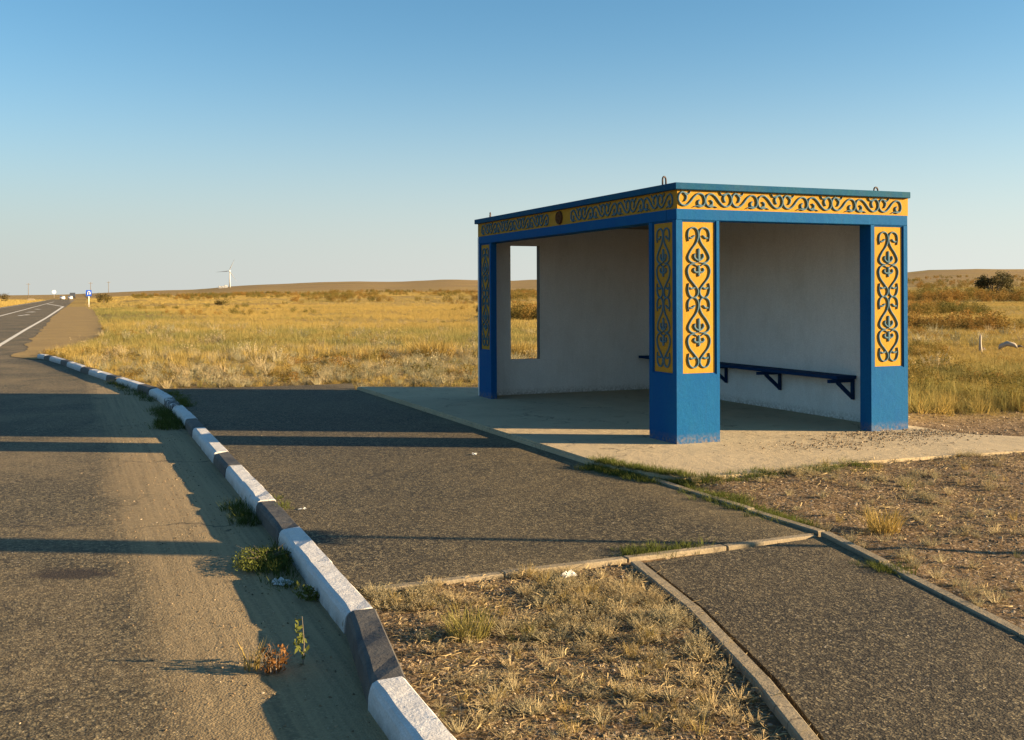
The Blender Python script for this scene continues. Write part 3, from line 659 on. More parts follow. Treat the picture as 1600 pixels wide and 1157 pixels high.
# carved round boss in the middle of the long frieze
md = bmesh.new()
bmesh.ops.create_cone(md, cap_ends=True, segments=28, radius1=0.088, radius2=0.080, depth=0.02, matrix=Matrix.Translation((0, 0, 0.01)))
for k in range(28):
    a0, a1 = 2 * math.pi * k / 28, 2 * math.pi * (k + 1) / 28
    vs = [md.verts.new((r * math.cos(a), r * math.sin(a), z)) for a in (a0, a1) for r, z in ((0.066, 0.0195), (0.07, 0.031), (0.08, 0.031), (0.087, 0.0195))]
    for q in range(3): md.faces.new((vs[q], vs[q + 1], vs[q + 5], vs[q + 4]))
for k in range(6):
    a = math.pi * k / 3 + 0.5
    bmesh.ops.create_icosphere(md, subdivisions=1, radius=0.02, matrix=Matrix.Translation((0.036 * math.cos(a), 0.036 * math.sin(a), 0.02)) @ Matrix.Rotation(a, 4, 'Z') @ Matrix.Diagonal((1.3, 0.7, 0.6, 1)))
bmesh.ops.recalc_face_normals(md, faces=md.faces[:])
me = bpy.data.meshes.new('medallion'); md.to_mesh(me); md.free(); me.materials.append(M['medal'])
relief_at('medallion', me, frieze, (X0 + 0.028 - 0.001, 12.785, (ZT + ZF) / 2), ROT_X)
roof = part(B().box(X0 - 0.018, X1 + 0.034, Y0 - 0.02, 15.88, ZF, 2.777, 0.006), 'roof_slab', M['blue_roof'])
for lx, ly, hh, rz in ((6.04, 10.21, 0.105, 0.5), (6.04, 15.45, 0.085, 1.1), (8.82, 10.05, 0.07, 0.2), (8.82, 15.45, 0.09, 0.9)):
    pts = [(lx + 0.035 * math.cos(a) * math.cos(rz) * 1.0, ly + 0.035 * math.cos(a) * math.sin(rz), 2.775 + max(-0.05, 0) + (hh - 0.035) * (1 if 0 <= a <= math.pi else 0) + 0.035 * math.sin(a)) for a in np.linspace(0, math.pi, 9)]
    pts = [(pts[0][0], pts[0][1], 2.77)] + pts + [(pts[-1][0], pts[-1][1], 2.77)]
    part(B().tube(pts, 0.010, 8), 'lifting_loop', M['steel'], roof, True)
# the bench on its brackets
bench = part(B().box(8.735, 9.044, 10.66, 15.62, 0.530, 0.572, 0.006), 'bench', M['dark_blue'])
for by in (10.72, 12.20, 13.50, 15.0):
    t = B(); t.bar((8.66, by, 0.508), (9.046, by, 0.508), 0.045, 0.042); t.bar((9.03, by, 0.49), (9.03, by, 0.27), 0.045, 0.028, (1, 0, 0)); t.bar((8.80, by, 0.488), (9.02, by, 0.30), 0.04, 0.04)
    part(t, 'bracket', M['dark_blue'], bench)

# ------------------------------------------------------------------ plants: prototypes
def blades(n, h, spread, lean, w, seed, seg=2, curl=0.5, hvar=0.5, droop=0.0):
    r = np.random.default_rng(seed); V = []; F = []
    for i in range(n):
        a = r.uniform(0, 2 * math.pi); rad = spread * math.sqrt(r.uniform()); bx, by = rad * math.cos(a), rad * math.sin(a)
        hh = h * (1 - hvar * r.uniform()); la = a + r.normal(0, 0.9); l = lean * r.uniform(0.2, 1.2); ww = w * r.uniform(0.6, 1.2)
        sx, sy = -math.sin(la + r.normal(0, .6)), math.cos(la + r.normal(0, .6)); b0 = len(V)
        for k in range(seg):
            t = k / seg; o = l * hh * (t ** 1.0 * (1 - curl) + curl * t * t); z = hh * t * (1 - droop * t * l)
            q = ww * (1 - 0.6 * t) / 2
            V += [(bx + math.cos(la) * o - sx * q, by + math.sin(la) * o - sy * q, z), (bx + math.cos(la) * o + sx * q, by + math.sin(la) * o + sy * q, z)]
        o = l * hh; V.append((bx + math.cos(la) * o, by + math.sin(la) * o, hh * (1 - droop * l)))
        for k in range(seg - 1): F += [(b0 + 2 * k, b0 + 2 * k + 1, b0 + 2 * k + 3), (b0 + 2 * k, b0 + 2 * k + 3, b0 + 2 * k + 2)]
        F.append((b0 + 2 * seg - 2, b0 + 2 * seg - 1, b0 + 2 * seg))
    return np.array(V), np.array(F)
def leafy(n, rx, rz, size, seed, lump=5, flat=0.0):
    """many leaf faces spread through a lumpy crown, base at z = 0"""
    r = np.random.default_rng(seed); C = r.uniform(-1, 1, (lump, 3)) * [rx * 0.62, rx * 0.62, rz * 0.26] + [0, 0, rz * 0.5]; S = r.uniform(0.45, 0.75, lump)
    k = r.integers(0, lump, n); d = r.normal(size=(n, 3)); d /= np.linalg.norm(d, axis=1)[:, None]; rad = r.uniform(0.25, 1.0, n) ** 0.6 * (1 + 0.25 * (r.uniform(size=n) > 0.9))
    P = C[k] + d * (rad * S[k])[:, None] * [rx * 0.75, rx * 0.75, rz * 0.62]; P[:, 2] = np.abs(P[:, 2])
    a = r.normal(size=(n, 3)); a /= np.linalg.norm(a, axis=1)[:, None]; b = np.cross(a, r.normal(size=(n, 3))); b /= np.linalg.norm(b, axis=1)[:, None]
    s = size * r.uniform(0.5, 1.3, n)[:, None]
    V = np.stack([P - a * s, P + b * s * 0.4, P + a * s, P - b * s * 0.4], 1).reshape(-1, 3); V[:, 2] = np.maximum(V[:, 2], 0.0)
    q = np.arange(n)[:, None] * 4
    return V, np.concatenate([q + [0, 1, 2], q + [0, 2, 3]])
def twigs(n, h, spread, seed, w=0.006):
    r = np.random.default_rng(seed); t = B()
    for i in range(n):
        a = r.uniform(0, 6.283); l = spread * r.uniform(0.3, 1); m = Vector((math.cos(a) * l * 0.4, math.sin(a) * l * 0.4, h * 0.5)); e = Vector((math.cos(a) * l, math.sin(a) * l, h * r.uniform(0.7, 1)))
        t.tube([(0.03 * math.cos(a), 0.03 * math.sin(a), -0.03), m, e], [w, w * 0.7, w * 0.3], 4)
    return t
proto_col = {}
def proto(coll, me, mat):
    c = proto_col.setdefault(coll, bpy.data.collections.new(coll)); me.materials.append(mat)
    o = bpy.data.objects.new('%s_%02d' % (coll, len(c.objects)), me); c.objects.link(o)
def sage(seed, n=26, h=0.13, spread=0.10):
    r = np.random.default_rng(seed); V = []; F = []
    for i in range(n):
        a = r.uniform(0, 6.283); l = r.uniform(0.2, 1) * spread; b = np.array([math.cos(a) * l * 0.3, math.sin(a) * l * 0.3, 0]); e = np.array([math.cos(a) * l * 1.4, math.sin(a) * l * 1.4, h * r.uniform(0.5, 1.1)])
        k = len(V); w = 0.0025; V += [b + [w, -w, 0], b - [w, -w, 0], e]; F.append((k, k + 1, k + 2))
        for j in range(9):
            t = r.uniform(0.3, 1.02); p = b + (e - b) * t; d = r.normal(size=3); d /= np.linalg.norm(d); d[2] = abs(d[2]) * 0.8; q = np.cross(d, r.normal(size=3)); q /= np.linalg.norm(q); s = r.uniform(0.009, 0.020)
            k = len(V); V += [p - q * s * 0.16, p + q * s * 0.16, p + d * s]; F.append((k, k + 1, k + 2))
    return np.array(V), np.array(F)
for s in range(3): proto('tuft_protos', np_mesh('tuft', *blades(34, 0.20, 0.05, 0.7, 0.0045, s, 2)), M['grass'])
for s in range(3): proto('tuft_protos', np_mesh('tuft', *blades(18, 0.11, 0.06, 1.3, 0.004, 20 + s, 2, droop=0.3)), M['grass'])
for s in range(4): proto('sage_protos', np_mesh('sage', *sage(s)), M['sage'])
for s in range(2): proto('sage_protos', np_mesh('sage', *blades(22, 0.05, 0.08, 2.2, 0.0035, 70 + s, 2, droop=0.3)), M['grass'])
def litter(seed, n=14, rad=0.16):
    r = np.random.default_rng(seed); V = []; F = []
    for i in range(n):
        p = np.array([r.normal(0, rad * .5), r.normal(0, rad * .5), r.uniform(0.002, 0.012)]); a = r.uniform(0, 6.283); l = r.uniform(0.02, 0.11); d = np.array([math.cos(a), math.sin(a), r.normal(0, 0.12)]) * l; q = np.array([-math.sin(a), math.cos(a), r.normal(0, .5)]) * r.uniform(0.0008, 0.0018)
        m = p + d * 0.5 + np.array([0, 0, r.uniform(0, 0.012)]) + np.cross(d, [0, 0, 1]) * r.normal(0, .12); k = len(V)
        V += [p - q, p + q, m - q, m + q, p + d]; F += [(k, k + 1, k + 3), (k, k + 3, k + 2), (k + 2, k + 3, k + 4)]
    V = np.array(V); V[:, 2] = np.maximum(V[:, 2], 0.0); return V, np.array(F)
for s in range(4): proto('litter_protos', np_mesh('litter', *litter(s)), M['straw'])
for s in range(4): proto('field_protos', np_mesh('field', *blades(44, 0.42, 0.22, 0.45, 0.010, 40 + s, 2)), M['grass'])
for s in range(3): proto('far_protos', np_mesh('far', *blades(46, 0.45, 0.75, 0.5, 0.035, 60 + s, 1)), M['grass'])
for s in range(3): proto('low_protos', np_mesh('low', *blades(30, 0.075, 0.07, 1.0, 0.0045, 80 + s, 2)), M['green'])
for s in range(4): proto('scrub_protos', np_mesh('scrub', *leafy(620, 0.75, 1.05, 0.055, 90 + s, 6)), M['bush'])
for s in range(5):
    bm = bmesh.new(); bmesh.ops.create_icosphere(bm, subdivisions=1, radius=1.0); rr = random.Random(s)
    for v in bm.verts: v.co = Vector((v.co.x * 1.0, v.co.y * 0.8, v.co.z * 0.55)) * rr.uniform(0.72, 1.15)
    me = bpy.data.meshes.new('stone'); bm.to_mesh(me); bm.free(); proto('stone_protos', me, M['stone'])

def scatter(name, coll, pts, scl, tint, kind='stuff', tilt=0.12, mat=None, zscale=None):
    n = len(pts); me = bpy.data.meshes.new(name); me.vertices.add(n); me.vertices.foreach_set('co', np.asarray(pts, np.float32).ravel())
    def at(nm, ty, data, f):
        a = me.attributes.new(nm, ty, 'POINT'); a.data.foreach_set(f, data)
    rot = np.stack([RNG.normal(0, tilt, n), RNG.normal(0, tilt, n), RNG.uniform(0, 6.283, n)], -1).astype(np.float32)
    s3 = np.repeat(np.asarray(scl, np.float32)[:, None], 3, 1)
    if zscale is not None: s3[:, 2] *= zscale
    at('rot', 'FLOAT_VECTOR', rot.ravel(), 'vector'); at('scl', 'FLOAT_VECTOR', s3.ravel(), 'vector')
    at('pick', 'INT', RNG.integers(0, len(proto_col[coll].objects), n).astype(np.int32), 'value'); at('tint', 'FLOAT', np.asarray(tint, np.float32), 'value')
    o = bpy.data.objects.new(name, me); COL.objects.link(o); o['kind'] = kind
    ng = bpy.data.node_groups.new(name, 'GeometryNodeTree')
    ng.interface.new_socket('Geometry', in_out='INPUT', socket_type='NodeSocketGeometry'); ng.interface.new_socket('Geometry', in_out='OUTPUT', socket_type='NodeSocketGeometry')
    N = ng.nodes.new; gi, go = N('NodeGroupInput'), N('NodeGroupOutput'); ip = N('GeometryNodeInstanceOnPoints'); ci = N('GeometryNodeCollectionInfo')
    ci.inputs['Collection'].default_value = proto_col[coll]; ci.inputs['Separate Children'].default_value = True; ci.inputs['Reset Children'].default_value = True
    def na(nm, ty): q = N('GeometryNodeInputNamedAttribute'); q.data_type = ty; q.inputs[0].default_value = nm; return q.outputs['Attribute']
    ip.inputs['Pick Instance'].default_value = True
    L = ng.links.new
    L(gi.outputs[0], ip.inputs['Points']); L(ci.outputs[0], ip.inputs['Instance']); L(na('pick', 'INT'), ip.inputs['Instance Index'])
    L(na('rot', 'FLOAT_VECTOR'), ip.inputs['Rotation']); L(na('scl', 'FLOAT_VECTOR'), ip.inputs['Scale']); L(ip.outputs[0], go.inputs[0])
    md = o.modifiers.new('scatter', 'NODES'); md.node_group = ng; return o

BLOCK = [PAD, BRANCH, SLAB]
def free(x, y, pad=True):
    k = (x > verge_x(y) + 0.12)
    for p in BLOCK: k &= ~inside(p, x, y)
    k &= ~((x > X0 - 0.05) & (x < 9.3) & (y > Y0 - 0.05) & (y < 16.0))
    k &= ~((np.abs(y - 5.93) < 0.06) & (x < 4.85) & (x > 1.4))
    return k
def sample(n, x0, x1, y0, y1, dens=None, ok=free):
    x = RNG.uniform(x0, x1, n); y = RNG.uniform(y0, y1, n); k = ok(x, y)
    if dens is not None: k &= RNG.uniform(size=n) < dens(x, y)
    x, y = x[k], y[k]; return x, y, terrain(x, y)
def wedge(n, d0, d1, a0=-6, a1=52, dens=None, ok=free):
    """points spread over the land in view, distances d0..d1 (uniform per area)"""
    a = np.radians(RNG.uniform(a0, a1, n)); r = np.sqrt(RNG.uniform(d0 * d0, d1 * d1, n)); x, y = r * np.sin(a), r * np.cos(a); k = ok(x, y)
    if dens is not None: k &= RNG.uniform(size=n) < dens(x, y)
    x, y = x[k], y[k]; return x, y, terrain(x, y)
P = lambda x, y, z: np.stack([x, y, z], -1)

# foreground strip between kerb and branch path
clump = lambda x, y: sstep(0.43, 0.60, fbm(x, y, 2.3, 3))
x, y, z = sample(5200, 1.3, 3.4, 2.2, 5.85, lambda x, y: 0.04 + 0.58 * clump(x, y) * sstep(4.7, 5.7, y + 0.3 * x) + 0.12 * clump(x, y))
k = x < np.interp(y, [0.9, 3.84, 4.84, 5.8], [1.6, 2.66, 2.95, 3.14]); x, y, z = x[k], y[k], z[k]
scatter('wormwood_cover', 'sage_protos', P(x, y, z), RNG.uniform(0.3, 0.85, len(x)), fbm(x, y, 2.5, 8) * 0.8 - 0.12, zscale=0.6)
x, y, z = sample(520, 1.3, 3.4, 2.2, 5.82, lambda x, y: 0.15 + 0.6 * clump(x, y))
k = x < np.interp(y, [0.9, 3.84, 4.84, 5.8], [1.6, 2.66, 2.95, 3.14]); x, y, z = x[k], y[k], z[k]
scatter('dry_tufts', 'tuft_protos', P(x, y, z), RNG.uniform(0.2, 0.55, len(x)), RNG.uniform(0, 1, len(x)) ** 2.2)
# soil to the right of the paths
right_ok = lambda x, y: free(x, y) & (x > np.interp(y, [0.6, 3.84, 5.98, 8.2], [3.5, 4.36, 4.88, 4.92]))
x, y, z = sample(4600, 3.6, 14, 1.5, 8.6, lambda x, y: 0.10 + 0.8 * sstep(0.48, 0.62, fbm(x, y, 1.5, 13)), right_ok)
scatter('wormwood_patches', 'sage_protos', P(x, y, z), RNG.uniform(0.35, 0.9, len(x)), fbm(x, y, 2.5, 8) * 0.8, zscale=0.65)
x, y, z = sample(1500, 3.6, 14, 1.5, 8.6, lambda x, y: 0.12 + 0.6 * sstep(0.5, 0.7, fbm(x, y, 0.9, 17)), right_ok)
scatter('dry_tufts', 'tuft_protos', P(x, y, z), RNG.uniform(0.25, 0.7, len(x)), RNG.uniform(0, 1, len(x)) ** 2)
x, y, z = sample(4800, 3.6, 14, 1.5, 8.6, lambda x, y: 0.35 + 0.65 * sstep(0.4, 0.6, fbm(x, y, 0.8, 19)), right_ok)
scatter('straw_litter', 'litter_protos', P(x, y, z), RNG.uniform(0.6, 1.3, len(x)), RNG.uniform(0, 0.3, len(x)))
x, y, z = sample(1500, 1.3, 3.4, 2.2, 5.85); k = x < np.interp(y, [0.9, 3.84, 4.84, 5.8], [1.6, 2.66, 2.95, 3.14])
scatter('straw_litter', 'litter_protos', P(x[k], y[k], z[k]), RNG.uniform(0.5, 1.1, k.sum()), RNG.uniform(0, 0.3, k.sum()))
# low green grass in the joints
ex = []; 
def along(pts, n, w):
    out = []
    for i in range(n):
        t = RNG.uniform(0, len(pts) - 1.001); j = int(t); f = t - j
        out.append((pts[j][0] * (1 - f) + pts[j + 1][0] * f + RNG.normal(0, w), pts[j][1] * (1 - f) + pts[j + 1][1] * f + RNG.normal(0, w)))
    return np.array(out)
q = np.concatenate([along([(4.62, 9.15), (4.74, 8.5), (5.0, 7.93)], 420, 0.07), along([(5.0, 7.9), (5.9, 7.9), (6.9, 8.0)], 130, 0.08),
                    along([(4.84, 7.7), (4.86, 7.0), (4.84, 6.3)], 260, 0.07), along([(3.25, 5.98), (3.75, 6.02)], 45, 0.05), along([(1.55, 8.3), (1.55, 8.9)], 7, 0.02), along([(4.55, 5.2), (4.5, 5.0)], 25, 0.05),
                    along([(1.62, 19.2), (1.6, 17.5), (1.58, 16.5)], 120, 0.08)])
zz = np.where(inside(SLAB, q[:, 0], q[:, 1]), 0.0, np.where(inside(PAD, q[:, 0], q[:, 1]), -0.056, terrain(q[:, 0], q[:, 1])))
scatter('joint_grass', 'low_protos', P(q[:, 0], q[:, 1], zz), RNG.uniform(0.4, 0.95, len(q)), RNG.uniform(0, 0.55, len(q)))
# grass along the foot of the kerb, road side
q = np.concatenate([along([(1.30, 17.2), (1.30, 15.5), (1.24, 14.6)], 150, 0.10), along([(1.28, 18.6), (0.8, 22.8)], 40, 0.05), along([(1.27, 9.0), (1.29, 8.3)], 26, 0.035), along([(1.2, 6.4), (1.28, 7.5)], 30, 0.03)])
scatter('kerb_grass', 'low_protos', P(q[:, 0], q[:, 1], np.full(len(q), -0.155)), RNG.uniform(0.7, 1.6, len(q)), RNG.uniform(0.3, 1, len(q)))
# short dry verge behind the pad, then taller grey green grass, then the golden steppe
gr = lambda x, y: fbm(x, y, 0.09, 31)
dd = lambda x, y: x * math.sin(YAW) + y * math.cos(YAW)
az_ = lambda x, y: np.degrees(np.arctan2(x, y))
x, y, z = wedge(30000, 17.5, 34, -4, 34, lambda x, y: 0.12 + 0.7 * sstep(0.42, 0.62, fbm(x, y, 0.8, 41)))
scatter('stubble', 'tuft_protos', P(x, y, z), RNG.uniform(0.3, 0.75, len(x)), np.clip(fbm(x, y, 0.45, 43) * 1.5 - 0.35 + RNG.normal(0, 0.15, len(x)), 0, 1))
x, y, z = wedge(4200, 18, 34, -4, 34, lambda x, y: 0.2 + 0.6 * sstep(0.45, 0.6, fbm(x, y, 0.5, 47)))
scatter('wormwood_stubble', 'sage_protos', P(x, y, z), RNG.uniform(0.8, 1.8, len(x)), RNG.uniform(0.2, 1, len(x)))
den = lambda x, y: sstep(25, 34, dd(x, y) + (gr(x, y) - 0.5) * 10) * (0.35 + 0.65 * sstep(0.3, 0.55, fbm(x, y, 0.3, 51)))
x, y, z = wedge(26000, 24, 62, -4, 38, den)
g = zones(x, y)[1]
scatter('steppe_grass', 'field_protos', P(x, y, z), RNG.uniform(0.35, 0.8, len(x)) * (0.6 + 0.7 * fbm(x, y, 0.25, 52)), np.clip(0.10 + 0.95 * g * (fbm(x, y, 0.3, 53) * 2.2 - 0.25) + RNG.normal(0, 0.15, len(x)), 0, 1))
x, y, z = wedge(42000, 55, 150, -4, 52, lambda x, y: 0.3 + 0.7 * sstep(0.35, 0.6, fbm(x, y, 0.12, 57)))
g = zones(x, y)[1]
scatter('golden_grass', 'field_protos', P(x, y, z), RNG.uniform(0.35, 0.75, len(x)) * (0.5 + fbm(x, y, 0.15, 58)), np.clip(0.08 + 0.9 * g + (fbm(x, y, 0.07, 59) - 0.45) * 1.3 + (fbm(x, y, 0.5, 60) - 0.5) * 0.7, 0, 1))
x, y, z = wedge(26000, 140, 480, -7, 52, lambda x, y: 0.25 + 0.75 * sstep(0.4, 0.6, fbm(x, y, 0.03, 61)))
scatter('far_grass', 'far_protos', P(x, y, z), RNG.uniform(0.7, 1.3, len(x)), np.clip((fbm(x, y, 0.02, 63) - 0.42) * 2.0 + (fbm(x, y, 0.12, 64) - 0.5), 0, 1), zscale=0.7)
# the land right of the shelter
low_here = lambda x, y: (np.abs(az_(x, y) - 46.9) < 2.6) & (np.hypot(x, y) < 36) & (np.hypot(x, y) > 26.5)
x, y, z = wedge(13000, 14, 26, 37, 54, lambda x, y: sstep(14.2, 15.4, dd(x, y) + (fbm(x, y, 0.5, 67) - 0.5) * 2.0) * (y > 8.9) * sstep(0.25, 0.5, fbm(x, y, 1.3, 68)) * ~low_here(x, y))
scatter('tall_grass', 'field_protos', P(x, y, z), RNG.uniform(0.2, 0.7, len(x)) * (0.35 + fbm(x, y, 0.9, 70) ** 1.5 * 1.6), np.clip(sstep(25, 16, dd(x, y)) * 0.6 + (fbm(x, y, 0.7, 69) - 0.5) * 1.5 + 0.12, 0, 1), tilt=0.42)
x, y, z = wedge(9000, 14, 26, 37, 54, lambda x, y: sstep(14.0, 15.2, dd(x, y) + (fbm(x, y, 0.5, 67) - 0.5) * 2.0) * (y > 8.9))
scatter('tall_grass', 'tuft_protos', P(x, y, z), RNG.uniform(0.6, 1.6, len(x)), np.clip(0.35 + (fbm(x, y, 1.1, 72) - 0.5) * 2.2, 0, 1), tilt=0.3)
x, y, z = wedge(900, 14.5, 24, 37, 54, lambda x, y: sstep(14.6, 15.8, dd(x, y)) * (y > 9.2) * sstep(0.45, 0.6, fbm(x, y, 0.8, 74)))
scatter('weedy_growth', 'scrub_protos', P(x, y, z - 0.05), RNG.uniform(0.15, 0.42, len(x)), RNG.uniform(0.55, 1.0, len(x)), zscale=0.8)
x, y, z = wedge(16000, 24, 70, 37, 54, lambda x, y: ~low_here(x, y))
scatter('tall_grass', 'field_protos', P(x, y, z), RNG.uniform(0.3, 0.7, len(x)), np.clip((fbm(x, y, 0.2, 71) - 0.4) * 1.2 + 0.08, 0, 1))
x, y, z = wedge(5200, 19, 62, -4, 54, lambda x, y: sstep(0.56, 0.66, fbm(x, y, 0.33, 76)) * sstep(18, 24, dd(x, y)), lambda x, y: free(x, y) & (y > 8.9) & ~low_here(x, y))
scatter('weedy_growth', 'scrub_protos', P(x, y, z - 0.06), RNG.uniform(0.10, 0.38, len(x)), np.clip(0.35 + RNG.normal(0, 0.35, len(x)), 0, 1), zscale=0.75)
x, y, z = wedge(2600, 15, 34, 37, 54, lambda x, y: sstep(14.6, 15.8, dd(x, y)) * (y > 9.2) * sstep(0.40, 0.55, fbm(x, y, 0.7, 78)) * ~low_here(x, y))
scatter('weedy_growth', 'scrub_protos', P(x, y, z - 0.05), RNG.uniform(0.10, 0.40, len(x)), np.clip(RNG.normal(0.6, 0.3, len(x)), 0, 1), zscale=0.8)
x, y, z = wedge(900, 22, 60, -4, 54, lambda x, y: (0.3 + 0.7 * sstep(0.45, 0.6, fbm(x, y, 0.2, 79))) * ~low_here(x, y))
scatter('pale_wormwood', 'sage_protos', P(x, y, z), RNG.uniform(1.6, 3.6, len(x)), RNG.uniform(0.0, 1.0, len(x)))
x, y, z = wedge(3000, 25, 37, 43, 51, low_here)
scatter('short_grass', 'tuft_protos', P(x, y, z), RNG.uniform(0.4, 0.9, len(x)), np.clip(RNG.normal(0.15, 0.15, len(x)), 0, 1))
# left of the road
lo = lambda x, y: (x < -10.8 + veer(y))
x, y, z = wedge(14000, 60, 420, -9, 0, None, lo)
scatter('roadside_grass', 'far_protos', P(x, y, z), RNG.uniform(0.6, 1.1, len(x)), np.clip((fbm(x, y, 0.03, 73) - 0.45) * 1.2, 0, 1))
# scrub thickets that read as masses
def thicket(n, d0, d1, a0, a1, cut, sc, seed, lo=0.0):
    x, y, z = wedge(n, d0, d1, a0, a1, lambda x, y: sstep(cut, cut + 0.06, fbm(x, y, 0.07, seed)))
    return x, y, z - 0.1, RNG.uniform(sc[0], sc[1], len(x))
S = [thicket(300, 42, 60, 41.0, 53, 0.46, (0.45, 0.95), 81), thicket(90, 36, 64, 41.0, 53, 0.3, (0.25, 0.6), 82), thicket(420, 70, 118, 40, 53, 0.50, (0.6, 1.1), 83), thicket(900, 150, 240, 38, 53, 0.54, (1.0, 1.8), 85), thicket(2200, 260, 1000, 37, 53, 0.58, (1.2, 2.6), 86),
     thicket(160, 66, 82, 22.3, 28, 0.25, (0.7, 1.15), 87), thicket(3600, 190, 520, 3, 25, 0.56, (0.7, 1.6), 89), thicket(900, 70, 200, 3, 24, 0.60, (0.25, 0.7), 91)]
x = np.concatenate([s[0] for s in S]); y = np.concatenate([s[1] for s in S]); z = np.concatenate([s[2] for s in S]); sc = np.concatenate([s[3] for s in S])
scatter('scrub', 'scrub_protos', P(x, y, z), sc, np.clip((fbm(x, y, 0.11, 93) - 0.5) * 2.6 + 0.5 + RNG.normal(0, 0.2, len(x)), 0, 1), tilt=0.05)
# loose stones
def stones(name, x, y, z, lo, hi): scatter(name, 'stone_protos', P(x, y, z), lo + (hi - lo) * RNG.uniform(0, 1, len(x)) ** 3, np.zeros(len(x)), tilt=0.5)
x, y, z = sample(52000, 3.6, 13.5, 1.6, 9.4, lambda x, y: 0.22 + 0.78 * sstep(0.4, 0.6, fbm(x, y, 0.7, 101)), right_ok); stones('pebbles', x, y, z - 0.003, 0.004, 0.021)
x, y, z = sample(12000, 1.4, 3.3, 2.2, 5.85, None); k = x < np.interp(y, [0.9, 3.84, 4.84, 5.8], [1.6, 2.66, 2.95, 3.14]); stones('pebbles', x[k], y[k], z[k], 0.003, 0.016)
x, y, z = sample(9000, 9.1, 14.5, 8.7, 14.5, lambda x, y: sstep(15.5, 14.2, dd(x, y))); stones('gravel', x, y, z, 0.006, 0.026)
q = np.concatenate([RNG.normal((7.6, 9.15), (0.55, 0.22), (800, 2)), RNG.normal((9.0, 9.45), (0.5, 0.22), (1500, 2)), RNG.normal((8.3, 9.7), (0.4, 0.09), (300, 2))])
k = inside(SLAB, q[:, 0], q[:, 1]) & ~((q[:, 1] > Y0 - 0.01) & (q[:, 0] > 8.53)); q = q[k]; stones('gravel', q[:, 0], q[:, 1], np.full(len(q), 0.003), 0.003, 0.016)
q = np.stack([RNG.normal(0.85, 0.28, 2600), RNG.uniform(2.6, 16, 2600)], -1); q = q[q[:, 0] < verge_x(q[:, 1]) - 0.1]; stones('road_grit', q[:, 0], q[:, 1], np.full(len(q), -0.149), 0.002, 0.010)
x, y, z = sample(240, 1.6, 4.6, 4, 19, None, lambda x, y: inside(PAD, x, y)); stones('path_grit', x, y, np.full(len(x), -0.054), 0.002, 0.008)

# ------------------------------------------------------------------ single plants
def one_plant(name, label, cat, loc, vf, mat, sc=1.0, stems=None, child='leaves', rz=0.0, group=None):
    r = tag(empty(name, loc, rz), label, cat, group)
    me = np_mesh(child, *vf); link(child, me, mat, r, sc=sc)
    if stems is not None:
        so = stems.build('stems', M['wood'], r); so.scale = (sc,) * 3 if not isinstance(sc, tuple) else sc
    return r
def gz(x, y): return float(terrain(x, y))
V, F = leafy(3200, 0.30, 0.085, 0.0105, 201, 16)
one_plant('weed_clump', 'dark green sprawling weed growing against the kerb in its shade', 'weed', (1.19, 7.12, -0.155), (V * [0.78, 1.25, 0.9], F), M['green'], 1.0, twigs(18, 0.11, 0.3, 3, 0.002), rz=-0.2)
V, F = leafy(260, 0.10, 0.09, 0.014, 203, 4)
one_plant('weed_clump', 'little dark weed at the foot of a white kerb stone below the big one', 'weed', (1.26, 6.15, -0.155), (V, F), M['green'], 1.0, twigs(6, 0.07, 0.1, 4, 0.002))
Va, Fa = leafy(90, 0.075, 0.13, 0.017, 205, 6); Vb, Fb = blades(34, 0.16, 0.03, 0.9, 0.006, 206, 3, droop=0.45); Vr, Fr = np.concatenate([Va, Vb]), np.concatenate([Fa, Fb + len(Va)])
one_plant('dried_weed', 'rust brown withered weed standing on the dirt beside the road', 'weed', (0.87, 5.02, -0.155), (Vr, Fr), M['rust'], 1.0, twigs(12, 0.16, 0.10, 5, 0.0025))
V, F = blades(26, 0.17, 0.035, 0.5, 0.007, 207, 2)
one_plant('grass_tussock', 'upright yellow green blades growing left of the rust brown weed', 'grass tussock', (0.79, 5.10, -0.155), (V, F), M['grass'], 1.0, child='blades')
def stalk():
    V, F = leafy(60, 0.045, 0.22, 0.018, 209, 6); return V, F
st = B(); st.tube([(0, 0, -0.02), (0.008, 0.0, 0.10), (0.0, 0.01, 0.23)], [0.003, 0.0025, 0.0015], 5)
one_plant('flowering_stalk', 'thin upright green stalk with small leaves near the black kerb stone', 'weed', (1.02, 5.07, -0.155), stalk(), M['green'], 1.0, st)
def tuss(px, py, h, spread, label, seed, n=160, mat='grass', w=0.006, lean=0.8):
    V, F = blades(n, h, spread, lean, w, seed, 3, droop=0.15)
    return one_plant('grass_tussock', label, 'grass tussock', (px, py, gz(px, py) - 0.01), (V, F), M[mat], 1.0, child='blades')
tuss(1.80, 4.92, 0.19, 0.10, 'round green tussock with yellow tips nearest the big black kerb stone', 211, 260, 'olive', 0.0045)
tuss(5.30, 5.98, 0.22, 0.11, 'pale yellow tuft on the pebbly soil close right of the path junction', 213, 220)
tuss(6.30, 4.75, 0.24, 0.12, 'olive tuft at the right edge of the pebbly soil', 215, 240)
tuss(8.85, 26.9, 0.62, 0.55, 'broad olive mound of grass in the verge behind the asphalt pad', 217, 900, 'grass', 0.013)
tuss(11.1, 26.4, 0.55, 0.60, 'broad yellow mound of grass just left of the far blue pillar', 219, 900, 'grass', 0.013)
def shrub(name, label, cat, loc, n, rx, rz_, leaf, seed, mat='bush_dark', lump=7, tw=12, w=0.012):
    V, F = leafy(n, rx, rz_, leaf, seed, lump)
    r = tag(empty(name, loc), label, cat)
    link('crown', np_mesh('crown', V, F), M[mat], r); twigs(tw, rz_ * 0.8, rx * 0.7, seed, w).build('stems', M['wood'], r); return r
